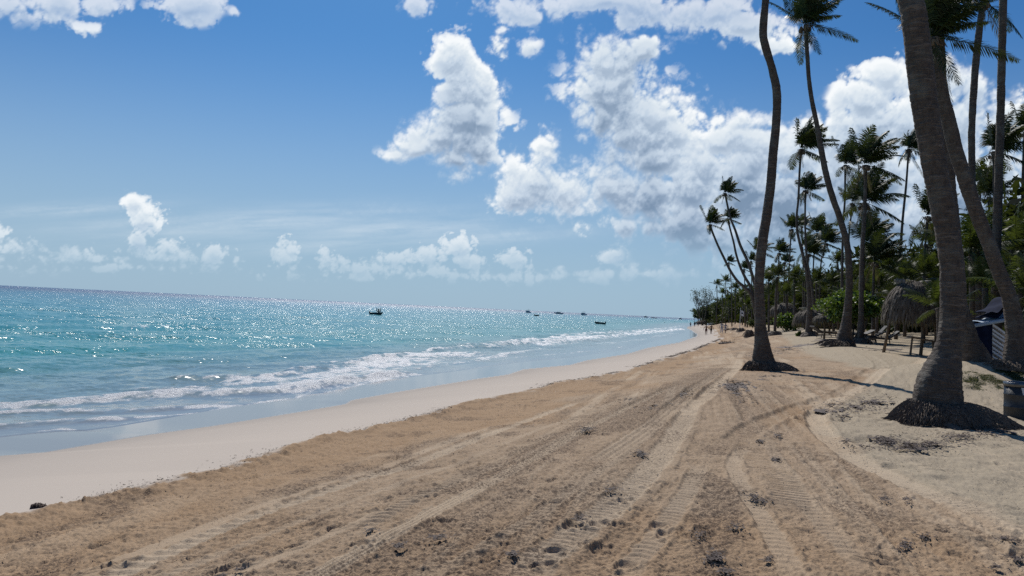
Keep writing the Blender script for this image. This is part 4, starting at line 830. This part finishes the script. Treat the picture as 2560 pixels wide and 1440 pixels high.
for i, (px, Y_, rz, bk, lb) in enumerate([(2196, 47, 3.0, 38, 'dark lounger farthest right under the green tree, backrest raised'), (2165, 50, 2.8, 30, 'dark lounger in the middle under the green tree'), (2142, 53, 3.3, 25, 'dark lounger half hidden behind the curved slim palm foot'),
     (2066, 56, 0.2, 30, 'dark lounger left of the curved slim palm foot'), (2180, 58, 3.1, 50, 'white framed lounger behind the others under the green tree')]): lounger(lb, px, Y_, rz, bk)

# ---- stack of white loungers stored on edge, chevron shaped, under covers
gs = ground(2462, 23.2) - np.array([.27, 0, 0])
def chev(label, k, x0, hw, side):
    root = empty('stacked_lounger', gs + np.array([x0, (k % 2) * .05, .12 + k * .125])); tag(root, label, 'lounger', 'white loungers stacked between the palm trunks')
    dx = side * hw; sl = .62
    m_ = MB(); m_.box((dx * .5, 0, -abs(dx) * sl * .5 + .12), (math.hypot(hw, hw * sl), .62, .03), Matrix.Rotation(side * math.atan(sl), 3, 'Y')); m_.build('bed', m_white, root)
    for y_ in (-.31, .31):
        r_ = MB(); r_.box((dx * .5, y_, -abs(dx) * sl * .5 + .14), (math.hypot(hw, hw * sl) * 1.03, .04, .05), Matrix.Rotation(side * math.atan(sl), 3, 'Y')); r_.build('side_rail', m_white, root)
    [MB().box((dx, y_, -abs(dx) * sl + .10), (.05, .05, .11)).build('foot', m_white, root) for y_ in (-.28, .28)]
words = ['lowest', 'second lowest', 'third from the bottom', 'fourth from the bottom', 'fifth from the bottom', 'third from the top', 'second from the top', 'topmost']
for k in range(8):
    chev(words[k] + ' white lounger in the right half of the stack', k + 1, .22, .50, 1)
    chev(words[k] + ' white lounger in the left half of the stack', k + 1, -.42, .34, -1)
m_ = MB(); nx, nz = 14, 18; xs = np.linspace(-.36, .20, nx); zs = np.linspace(0.02, 1.27, nz); XX, ZZ = np.meshgrid(xs, zs); YY = -.42 - .05 * np.sin(XX * 20 + 2 * ZZ) - .12 * (1 - ZZ / 1.27)
V = np.stack([XX + .02 * (1 - ZZ) * XX * 3, YY, ZZ], -1); VB = V.copy(); VB[..., 1] = .40
m_.add(V.reshape(-1, 3), grid_faces(nz, nx)); m_.add(VB.reshape(-1, 3), grid_faces(nz, nx))
m_.add(np.concatenate([V[-1], VB[-1]]), grid_faces(2, nx)); o = m_.build('cloth_cover', m_navy, None, True); o.location = gs; tag(o, 'navy cloth hanging down the front of the white lounger stack', 'cover')
m_ = MB(); nx, ny = 22, 8; XX, YY = np.meshgrid(np.linspace(-.46, .86, nx), np.linspace(-.46, .44, ny)); ZZ = 1.30 + .30 * np.clip(XX / .8, 0, 1) ** 1.3 + .03 * np.sin(XX * 9 + YY * 4) - .14 * np.clip(np.abs(YY) - .3, 0, 1)
V = np.stack([XX, YY, ZZ], -1).reshape(-1, 3); V2 = V - np.array([0, 0, .03]); m_.add(np.concatenate([V, V2]), np.concatenate([grid_faces(ny, nx), grid_faces(ny, nx)[:, ::-1] + nx * ny])); 
m_.box((0.2, -.46, 1.30), (1.3, .03, .10), Matrix.Rotation(R(-13), 3, 'Y'))
o = m_.build('tarp', m_pale, None, True); o.location = gs; tag(o, 'pale blue tarp spread over the top of the lounger stack', 'tarp')
m_ = MB(); V3 = V.copy(); V3[:, 0] = V3[:, 0] * .55 + .30; V3[:, 2] += .26 + .22 * np.clip(V3[:, 0], 0, 1) ; V4 = V3 - np.array([0, 0, .16]); m_.add(np.concatenate([V3, V4]), np.concatenate([grid_faces(ny, nx), grid_faces(ny, nx)[:, ::-1] + nx * ny]))
o = m_.build('cushion_pile', m_navy, None, True); o.location = gs; tag(o, 'folded navy cushions piled on the pale tarp', 'cushion')

# ---- litter bin
gb = ground(2553, 15.2); root = empty('litter_bin', gb); tag(root, 'dark metal litter bin with bright rim at the right picture edge', 'bin')
m_ = MB(); m_.lathe([(.285, -.05), (.29, .02), (.295, .20), (.302, .205), (.302, .225), (.295, .23), (.295, .43), (.303, .435), (.303, .46), (.296, .465), (.298, .60)], n=40); m_.build('body', m_bin, root, True)
m_ = MB(); m_.lathe([(.300, .601), (.312, .60), (.314, .68), (.30, .685), (.285, .68), (.28, .60)], n=40, cap=False); m_.build('rim', m_metal, root, True)
m_ = MB(); a0 = -2.05; q = lambda a, z: (.3005 * math.cos(a0 + a), .3005 * math.sin(a0 + a), z); V = [q(-.14, .595), q(0, .595), q(.14, .595), q(.015, .44), q(-.015, .44)]; V2 = [(v[0] * .99, v[1] * .99, v[2]) for v in V]
m_.add(V + V2, [(0, 4, 3, 2, 1), (5, 6, 7, 8, 9), (0, 1, 6, 5), (1, 2, 7, 6), (2, 3, 8, 7), (3, 4, 9, 8), (4, 0, 5, 9)]); m_.build('sticker', m_white, root)

# ---- flag
gf = ground(1849, 118); root = empty('flag_pole', gf); tag(root, 'white pole with a small white flag left of the S-curved trunk', 'flag')
m_ = MB(); m_.tube([(0, 0, -.1), (0, 0, 3.6)], [.05, .035], 8); m_.build('pole', m_white, root)
m_ = MB(); XX, ZZ = np.meshgrid(np.linspace(0.02, .52, 9), np.linspace(0, 1, 5)); V = np.stack([XX, .06 * np.sin(XX * 11), 2.55 + .75 * ZZ - XX * .5], -1).reshape(-1, 3); V2 = V + [0, .012, 0]
m_.add(np.concatenate([V, V2]), np.concatenate([grid_faces(5, 9), grid_faces(5, 9)[:, ::-1] + 45])); fl = m_.build('flag', m_white, root, True)
m_ = MB(); m_.box((.27, .045 - .09, 2.78), (.2, .012, .2)); m_.build('emblem', m_navy, root)

# ---- root mounds and rocks on the far sand
def mound(label, px, Y_, r, h, seed, name='root_mound', mat=None, cat='mound'):
    g = ground(px, Y_); root = empty(name, g); tag(root, label, cat, 'palm root mounds on the far sand' if name == 'root_mound' else None); s_ = root_skirt(root, r * .12, r, h, 160, seed); s_.name = 'roots'; return root
mound('cone shaped grey root mound left of the S-curved trunk', 1873, 80, .62, .72, 51)
mound('dark low root lump farther along left of the grey cone', 1853, 118, .75, .55, 52)
mound('small dark root lump by the green creeper patch', 2033, 60, .32, .35, 53)
mound('flat dark root lump near the boats of the far sand', 1818, 150, .8, .35, 54)
mound('dark root lump between the far lumps and the flag pole', 1836, 140, .9, .4, 55)
# ---- weed heap, pebble
def heap(label, px, py, z, r, h, seed, name='seaweed_heap', cat='seaweed'):
    rg = np.random.RandomState(seed); p = on_plane(px, py, z); p[2] = Hz(p[0], p[1]) - h * .3; mb = MB(); b = MB(); b.ball((0, 0, 0), (r, r * .6, h), 18, 10); V = b.v[0]; V *= (1 + .25 * fbm(V[:, 0] * 5 / r + seed, V[:, 1] * 5 / r + V[:, 2] * 9, 3, 3))[:, None]; mb.add(V, grid_faces(10, 18, True))
    for i in range(140):
        a = rg.rand() * 6.28; t_ = rg.rand() ** .5; c = np.array([math.cos(a) * r * t_, math.sin(a) * r * .6 * t_, h * (1 - t_ * t_) ** .5]); d = rg.randn(3) * r * .22; mb.tube([c, c + d * .5 + [0, 0, .02], c + d - [0, 0, .02]], [.012, .012, .005], 3, False)
    o = mb.build(name, m_weed, None, True); o.location = p; tag(o, label, cat)
heap('long brown heap of dried seaweed lying on the sand before the walkers', 1820, 857, 1.1, .75, .16, 61)
heap('small black stone at the edge of the smooth white sand, lower left', 97, 1276, .85, .07, .016, 62, 'beach_stone', 'stone')

# ---- uncountable litter on the sand: weed clumps, a few patches drawn as palm shadow, small bits
rg = np.random.RandomState(71); mb = MB()
def strips(mb, P, L, W, rg, lift=.012):
    n = len(P); a = rg.rand(n) * 6.283; d = np.stack([np.cos(a), np.sin(a), rg.uniform(-.1, .22, n)], 1); sd = np.stack([-np.sin(a), np.cos(a), rg.uniform(-.5, .5, n)], 1); L = (L * (0.4 + rg.rand(n)))[:, None]; W = (W * (0.5 + rg.rand(n)))[:, None]
    c = sd * (rg.uniform(-.6, .6, n)[:, None]) * L * .4
    V = np.stack([P - sd * W, P + sd * W, P + d * L * .5 + c + sd * W * .8, P + d * L * .5 + c - sd * W * .8, P + d * L + c * .3 - np.array([0, 0, 1]) * L * .15], 1).reshape(-1, 3); b = np.arange(n)[:, None] * 5
    mb.add(V, b + np.array([0, 1, 2, 3])); mb.l.append(((mb.n - len(V)) + b + np.array([3, 2, 4])).ravel()); mb.t.append(np.full(n, 3))
PATCH = [(2215,1102,38,12,500),(2270,1118,60,10,520),(2320,1110,70,9,420),(2400,1092,60,10,500),(2500,1080,60,8,260),(2150,1118,30,6,160),(1840,965,45,20,520),(1830,975,25,16,330),(1870,1000,30,12,200),(1940,942,45,8,360),(1990,938,30,5,140),  # mostly weed; entries beside the near palm feet put trunk shadow into dark patches
         (2090,1015,50,14,260),(2180,1008,45,18,350),(2140,1020,30,10,200),(1900,885,50,6,300),(1960,880,60,6,240),(2100,878,90,8,260),(2200,900,60,8,120),(1885,1245,16,9,220),(1905,1255,14,6,120),(1840,1320,22,7,150),(1945,1090,14,7,90),(1900,1105,14,7,90),(1940,1150,12,5,60),
         (2262,1365,14,12,220),(2310,1345,18,9,120),(2210,1248,14,8,110),(2270,1250,14,8,90),(1790,1395,26,14,160),(1810,1430,26,8,110),(1750,1340,18,10,90),(1920,1400,10,6,60),(2510,1350,22,6,90),(2545,1400,16,8,120),(2490,1420,14,6,80),
         (1000,1342,12,6,110),(1450,1300,18,8,120),(1530,1225,22,7,120),(1600,1135,18,10,160),(1280,1385,14,6,80),(930,1290,12,5,80),(1100,1330,20,6,140),(1465,1062,22,6,180),(1570,985,16,6,160),(1700,985,40,14,380),(1640,1010,30,10,200),(600,1357,12,4,60),(560,1367,12,4,50),(2115,1105,14,5,80),(2110,1040,20,6,80)]
P = []
for px, py, rx, ry, n in PATCH:
    k = int(n * 0.6); a = rg.rand(k) * 6.283; r_ = np.abs(rg.randn(k)) * .8
    for x_, y_ in zip(px + rx * r_ * np.cos(a), py + ry * r_ * np.sin(a)):
        p = on_plane(x_, max(y_, 850), 1.5); P.append(p)
for i_, (px, py, rx, ry, n) in enumerate(PATCH):                                                      # matted flat blotches
    c0 = on_plane(px, max(py, 852), 1.5)[:2]; c1 = on_plane(px + rx, max(py, 852), 1.5)[:2]; c2 = on_plane(px, max(py, 852) + ry, 1.5)[:2]
    e1 = c1 - c0; e2 = c2 - c0; gx, gy = np.meshgrid(np.linspace(-1.5, 1.5, 90), np.linspace(-1.5, 1.5, 50)); x = c0[0] + e1[0] * gx + e2[0] * gy; y = c0[1] + e1[1] * gx + e2[1] * gy
    f_ = 1.0 / max(0.12, min(np.hypot(*e1), np.hypot(*e2)) * 1.6); nn = fbm(x * f_, y * f_ * .8, 6, 500 + i_, .75); mk = (0.26 if n >= 200 else -0.05) - 0.55 * np.hypot(gx, gy) ** 1.2 + 1.9 * nn
    z = Hbase(x, y) + 0.002 + 0.012 * np.clip(mk, 0, .6) * (1 + .8 * fbm(x * 30, y * 30, 2, 7)); fq = grid_faces(50, 90); fq = fq[(mk.ravel()[fq] > 0).all(1)]
    if len(fq): us = np.unique(fq); rm = np.zeros(x.size, int); rm[us] = np.arange(len(us)); mb.add(np.stack([x, y, z], -1).reshape(-1, 3)[us], rm[fq])
P = np.array(P); P[:, 2] = Hbase(P[:, 0], P[:, 1]) + .012; dd = np.hypot(P[:, 0], P[:, 1]); near_ = dd < 60; P = P[near_]; dd = dd[near_]
strips(mb, P, .045 * np.clip(dd / 10, .7, 2.5), .007 * np.clip(dd / 9, .8, 3), rg, )
o = mb.build('seaweed', m_weed); tag(o, 'dark dried seaweed tufts strewn on the sand, some drawn as palm shadow', 'seaweed', kind='stuff')
mb = MB(); n = 80000; r_ = 3.8 * (34 / 3.8) ** rg.rand(n); a = rg.uniform(R(-36), R(38), n); x = r_ * np.sin(a); y = r_ * np.cos(a); s, u = su(x, y); w_, b_, h_ = edges(s)
m = (u < b_ - .1) & (fbm(x * .8, y * .8, 4, 401) + 0.8 * rg.rand(n) > .1) ; x, y, r_ = x[m], y[m], r_[m]; P = np.stack([x, y, Hbase(x, y) + .006 + .004 * rg.rand(len(x))], 1)
P[:, 2] += np.clip(1.4 - r_ / 45, 0, 1) * 0.05 * fbm(x * 0.25, y * 0.12, 3, 61)
strips(mb, P, .017 * np.clip(r_ / 9, .6, 2), .0018 * np.clip(r_ / 6, .8, 3), rg)
o = mb.build('beach_debris', m_twig); tag(o, 'tiny dry twigs and weed bits all over the brown sand', 'debris', kind='stuff')
# wrack line along the edge of the brown sand
mb = MB(); n = 5000; s = 5 + 90 * rg.rand(n) ** 1.6; w_, b_, h_ = edges(s); u = b_ + np.abs(rg.randn(n)) * .14 - .08 + .5 * (rg.rand(n) < .12) * rg.rand(n); x, y = from_su(s, u); k = fbm(s * .9, s * .11, 3, 411) > -.1; x, y = x[k], y[k]
P = np.stack([x, y, Hbase(x, y) + .012], 1); strips(mb, P, .05 * np.clip(np.hypot(x, y) / 14, .7, 3), .006 * np.clip(np.hypot(x, y) / 12, .8, 4), rg)
o = mb.build('wrack_line', m_twig); tag(o, 'thin line of dry weed where brown sand meets smooth white sand', 'seaweed', kind='stuff')
# grass on the mound by the right-hand palms
mb = MB(); n = 9000; a = rg.rand(n) * 6.283; q = rg.rand(n) ** .6; gx = ground(2500, 19.3); x = gx[0] + 1.0 * q * np.cos(a); y = gx[1] + 1.0 * q * np.sin(a); keepg = fbm(x * 2.5, y * 2.5, 3, 421) > -.25; x, y = x[keepg], y[keepg]; P = np.stack([x, y, Hbase(x, y)], 1)
strips(mb, P, .16, .005, rg)
V = mb.v[0]; o = mb.build('grass', m_grass); tag(o, 'tuft of yellow-green grass on the low sand mound by the palms', 'grass', kind='stuff')

# ---- boats
m_hullw = simple('white_boat_paint', (0.55, 0.57, 0.60), (0.42, 0.44, 0.47), 0.35, 3, 0.05); m_hulld = simple('dark_boat_paint', (0.05, 0.06, 0.075), (0.03, 0.035, 0.045), 0.4, 3, 0.05); m_glass = simple('boat_glass', (0.02, 0.03, 0.04), (0.015, 0.02, 0.03), 0.08, 3, 0.0, spec=0.8)
def hull(L, B, D, n=14, m=9, sheer=.25, dark_stripe=False):
    V = []
    for i in range(n):
        t = i / (n - 1); x = -L / 2 + L * t; wdt = B / 2 * (1 - max(0, (t - .45) / .55) ** 2.2) * (0.88 + .12 * min(1, t * 4)); zt = D * (1 + sheer * t * t * 1.6); kz = -.25 * D * (1 - t ** 4) + zt * .6 * max(0, t - .85) / .15
        for j in range(m):
            a = math.pi * j / (m - 1); V.append((x, math.cos(a) * max(wdt, .02), kz + (zt - kz) * (1 - math.sin(a) ** 1.3)))
    mb = MB(); mb.add(V, grid_faces(n, m)); mb.add([V[j] for j in range(m)], [tuple(range(m))]); V2 = np.array(V).reshape(n, m, 3); dk = np.concatenate([V2[:, 0], V2[:, -1]]) - [0, 0, D * .28]
    mb.add(dk, np.array([[i, i + 1, n + i + 1, n + i] for i in range(n - 1)])); return mb
def boat(label, px, Y_, L, B, D, rz, kind, hm=None, grp='boats on the water', name='motor_boat'):
    p = at_depth(px, 800, Y_); root = empty(name, (p[0], p[1], 0.0), rz); tag(root, label, 'boat', grp); hm = hm or m_hullw
    hull(L, B, D).build('hull', hm, root)
    if kind in ('cabin', 'cat'):
        m_ = MB(); m_.box((.02 * L, 0, D * 1.25), (L * .48, B * .74, D * 1.3), taper=.82); m_.build('cabin', m_hullw, root)
        for s_ in (-1, 1): w = MB(); w.box((.02 * L, s_ * B * .345, D * 1.45), (L * .36, .05, D * .42)); w.build('window', m_glass, root)
        w = MB(); w.box((.255 * L, 0, D * 1.5), (.06, B * .55, D * .5)); w.build('windshield', m_glass, root)
        m_ = MB(); m_.box((-.06 * L, 0, D * 2.75), (L * .42, B * .72, .10)); 
        m_.build('canopy', m_hulld, root)
        [MB().tube([(x_ * L, y_ * B, D * 1.8), (x_ * L, y_ * B, D * 2.75)], [.05, .05], 5).build('canopy_post', m_metal, root) for x_ in (-.25, .12) for y_ in (-.3, .3)]
        m_ = MB(); m_.tube([(-.05 * L, 0, D * 2.7), (-.07 * L, 0, D * 3.7)], [.05, .03], 5); m_.tube([(-.05 * L, -B * .2, D * 3.1), (-.05 * L, B * .2, D * 3.1)], [.03, .03], 5); m_.build('mast', m_metal, root)
        for sg in (-1, 1):
            m_ = MB(); [m_.tube([(L * (.28 + .05 * k), sg * B * .36 * (1 - .12 * k), D * 1.15), (L * (.28 + .05 * k), sg * B * .36 * (1 - .12 * k), D * 1.72)], [.025, .025], 4) for k in range(4)]; m_.tube([(L * .28, sg * B * .36, D * 1.7), (L * .48, 0, D * 1.8)], [.025, .025], 4); m_.build('railing', m_metal, root)
    else:
        [MB().box((x_ * L, 0, D * .8), (.07 * L, B * .8, .06)).build('bench', m_wood, root) for x_ in (-.2, .05, .25)]
        if kind == 'speed':
            w = MB(); w.box((.12 * L, 0, D * 1.35), (.04, B * .6, D * .5), Matrix.Rotation(R(-25), 3, 'Y')); w.build('windshield', m_glass, root)
        m_ = MB(); m_.box((-L * .53, 0, D * 1.15), (.32, .32, .55), taper=.8); m_.tube([(-L * .53, 0, D * .9), (-L * .53, 0, -.3)], [.08, .05], 6); m_.build('outboard_motor', m_hulld, root)
    return root
b1 = boat('open motor boat with people aboard, nearest boat in the middle of the bay', 940, 213, 3.4, 1.6, .55, .25, 'open', m_hulld)
boat('cabin boat farthest left of the three cruisers on the horizon', 1319, 1000, 9.5, 3.6, 1.5, 2.2, 'cabin')
boat('small dark dinghy just right below the leftmost cruiser', 1340, 480, 3.4, 1.5, .6, 2.6, 'open', m_hulld)
boat('long cruiser in the middle of the three on the horizon', 1396, 1150, 14, 4.2, 1.5, 3.0, 'cabin')
boat('tall cruiser farthest right of the three on the horizon', 1458, 1080, 10, 4.4, 1.8, 2.3, 'cabin')
boat('grey speedboat with outboard motor moored closest to the surf', 1500, 240, 3.2, 1.5, .55, 3.0, 'speed', m_hulld)
boat('distant boat near the horizon left of the long low one', 1614, 1700, 8, 3.5, 1.5, 3.1, 'cabin', m_hulld)
boat('distant long low boat near the end of the bay', 1635, 1350, 10, 3, 1.0, 3.1, 'open', m_hulld)
boat('farthest right distant boat close to the dark trees', 1701, 1500, 6.0, 3, 1.2, 3.1, 'cabin', m_hulld)
p = ground(1779, 330); root = empty('beached_boat', p, .1); tag(root, 'white boat hull lying on the sand under the far trees', 'boat'); hull(3.4, 1.7, .7).build('hull', m_hullw, root); m_ = MB(); m_.box((.2, 0, .85), (1.2, 1.0, .5), taper=.8); m_.build('cabin', m_hullw, root)
m_boat_sw = simple('wet_skin', (0.10, 0.06, 0.045), (0.07, 0.04, 0.03), 0.4, 5, 0.0)

# ---- people
def person(label, P, h, skin, clothes, rz=0.0, stride=.22, arm=.12, phase=1, hair=(0.02, 0.015, 0.012), seated=False, hair_long=False):
    s = h / 1.72; root = empty('person', P, rz); tag(root, label, 'person'); c1 = tuple(skin); ms = simple('skin', c1, tuple(v * .8 for v in c1), 0.5, 4, 0.0)
    V = []; E = []; Rd = []
    def v(p, r, parent=None):
        V.append(tuple(a * s for a in p)); Rd.append(r * s)
        if parent is not None: E.append((parent, len(V) - 1))
        return len(V) - 1
    pel = v((0, 0, .95), .135); wa_ = v((0, 0, 1.10), .125, pel); ch = v((0, 0, 1.30), .155, wa_); nb = v((0, 0, 1.46), .06, ch); nk = v((0, 0, 1.51), .052, nb)
    hd = v((0, .01, 1.58), .082, nk); hd2 = v((0, .0, 1.66), .090, hd); v((0, -.01, 1.71), .055, hd2)
    A = {}; Lg = {}
    for sd in (-1, 1):
        sh = v((sd * .17, 0, 1.41), .062, ch); sw = phase * sd * stride * .6
        el = v((sd * (.22 + arm), sw * .35, 1.13), .045, sh); wr = v((sd * (.24 + arm * 1.3), sw + .08, .90), .030, el); pm = v((sd * (.245 + arm * 1.35), sw + .10, .84), .034, wr)
        for k in range(4): f1 = v((sd * (.245 + arm * 1.35) + (k - 1.5) * .004, sw + .10 + (k - 1.5) * .020, .785), .0095, pm); v((sd * (.235 + arm * 1.35) + (k - 1.5) * .004, sw + .105 + (k - 1.5) * .021, .745 - (.01 if k in (1, 2) else 0)), .008, f1)
        v((sd * (.225 + arm * 1.35), sw + .145, .80), .011, pm); A[sd] = (sh, el, wr)
        hp = v((sd * .095, 0, .88), .105, pel); st = -phase * sd * stride
        if seated: kn = v((sd * .12, .42, .90), .068, hp); an = v((sd * .12, .45, .48), .045, kn); toe = v((sd * .12, .58, .44), .035, an)
        else: kn = v((sd * .10, st * .55 + .03, .50), .066, hp); cf = v((sd * .10, st * .8, .33), .058, kn); an = v((sd * .10, st, .09), .040, cf); hl = v((sd * .10, st + .02, .045), .04, an); toe = v((sd * .11, st + .16, .03), .032, hl)
        Lg[sd] = (hp, kn, an)
    def skin_obj(name, idx, grow, mat, parent):
        mp = {j: i for i, j in enumerate(idx)}; me = bpy.data.meshes.new(name); me.from_pydata([V[j] for j in idx], [(mp[a], mp[b]) for a, b in E if a in mp and b in mp], []); me.materials.append(mat)
        o = bpy.data.objects.new(name, me); COL.objects.link(o); o.parent = parent; sk = o.modifiers.new('skin', 'SKIN'); sk.use_smooth_shade = True
        if not me.skin_vertices: 
            import bmesh
            b_ = bmesh.new(); b_.from_mesh(me); b_.verts.layers.skin.verify(); b_.to_mesh(me); b_.free()
        for i, j in enumerate(idx): me.skin_vertices[0].data[i].radius = (Rd[j] * grow, Rd[j] * grow * (.78 if j in (pel, wa_, ch) else 1)); me.skin_vertices[0].data[i].use_root = (i == 0)
        o.modifiers.new('sub', 'SUBSURF').render_levels = 1; return o
    body = skin_obj('body', list(range(len(V))), 1.0, ms, root)
    hb = MB(); hb.ball((0, -.018 * s, 1.665 * s), (.098 * s, .108 * s, .10 * s), 12, 8)
    if hair_long: hb.ball((0, -.08 * s, 1.56 * s), (.085 * s, .05 * s, .15 * s), 10, 7)
    hb.build('hair', simple('hair', hair, None, .7, 20, .2), root, True)
    fb = MB(); fb.add(np.array([(-.014, .088, 1.60), (.014, .088, 1.60), (0, .118, 1.605), (0, .088, 1.645)]) * s, [(0, 1, 2), (1, 3, 2), (3, 0, 2), (0, 3, 1)]); [fb.ball((q * .035 * s, .084 * s, 1.64 * s), .012 * s, 6, 5) for q in (-1, 1)]; fb.ball((0, .086 * s, 1.565 * s), (.025 * s, .008 * s, .006 * s), 6, 5); fb.build('face', ms, root, True)
    for kind, colr in clothes:
        mt = simple(kind, colr, tuple(x * .75 for x in colr), .8, 8, .2)
        if kind == 'shirt': skin_obj('shirt', [pel, wa_, ch, A[-1][0], A[-1][1], A[1][0], A[1][1]], 1.14, mt, root)
        if kind == 'shorts': skin_obj('shorts', [pel, Lg[-1][0], Lg[-1][1], Lg[1][0], Lg[1][1]], 1.16, mt, root)
        if kind == 'trousers': skin_obj('trousers', [pel, Lg[-1][0], Lg[-1][1], Lg[-1][1] + (1 if not seated else 0), Lg[-1][2], Lg[1][0], Lg[1][1], Lg[1][1] + (1 if not seated else 0), Lg[1][2]], 1.22, mt, root)
        if kind == 'swimsuit': skin_obj('swimsuit', [pel, wa_, ch], 1.06, mt, root)
    return root
SK = (0.16, 0.085, 0.055)
person('bare-chested walker in dark red shorts, left of the near pair', ground(1765, 131), 1.72, SK, [('shorts', (.10, .02, .02))], 3.1, .1, .16)
person('walker in a dark swimsuit, right of the near pair', ground(1777.5, 132), 1.60, SK, [('swimsuit', (.03, .022, .02)), ('shorts', (.035, .025, .02))], 3.2, .08, .10, -1)
person('walker all in white trousers and loose shirt', ground(1804, 128), 1.80, (.13, .07, .05), [('shirt', (.60, .60, .64)), ('trousers', (.58, .58, .62))], 3.05, .12, .10)
person('bare-legged walker in white top beside the man in white', ground(1813.5, 129), 1.62, (.11, .06, .045), [('shirt', (.45, .45, .50)), ('shorts', (.62, .62, .64))], 3.1, .2, .08, -1, hair_long=True)
person('dark far figure at the waterline, leftmost of three', ground(1726, 262), 1.68, (.05, .035, .03), [('shorts', (.03, .03, .04))], 0.1, .1, .05)
person('dark far figure in the middle of three by the waterline', ground(1736.5, 268), 1.72, (.05, .035, .03), [('shirt', (.04, .03, .03)), ('shorts', (.03, .03, .04))], 0.0, .12, .05, -1)
person('far figure with reddish shorts, right of three by the waterline', ground(1745.3, 268), 1.72, (.07, .045, .035), [('shorts', (.10, .03, .03))], 3.0, .15, .05)
person('distant dark figure, left of a pair near the white hull', ground(1758.5, 315), 1.72, (.05, .035, .03), [('shorts', (.03, .03, .03))], 0.0, .1, .04)
person('distant dark figure, right of a pair near the white hull', ground(1762.7, 310), 1.78, (.05, .035, .03), [('shirt', (.04, .035, .035)), ('shorts', (.03, .03, .03))], 0.0, .16, .04, -1)
for i, (dx, lb) in enumerate([(.05, 'seated dark figure at the middle of the near motor boat'), (.55, 'seated figure in the near motor boat, second from its stern'), (1.05, 'seated dark figure at the right end of the near motor boat')]):
    q = np.array(b1.location); person(lb, (q[0] + dx, q[1] + .25 * dx, .02), 1.72, (.06, .04, .03), [('shirt', (.05, .04, .05))], 1.57 * (i - 1), .05, .03, seated=True)
for px, py, lb in [(1661.5, 805.7, 'swimmer in the shallow water nearest the surf'), (1686, 804.5, 'swimmer closest to the far walkers'), (1658.6, 800.4, 'swimmer farthest out in the turquoise water')]:
    q = on_plane(px, py + 1, 0.0); person(lb, (q[0], q[1], -1.28), 1.75, (.06, .04, .035), [('swimsuit', (.03, .03, .04))], 2.0, .1, .1)
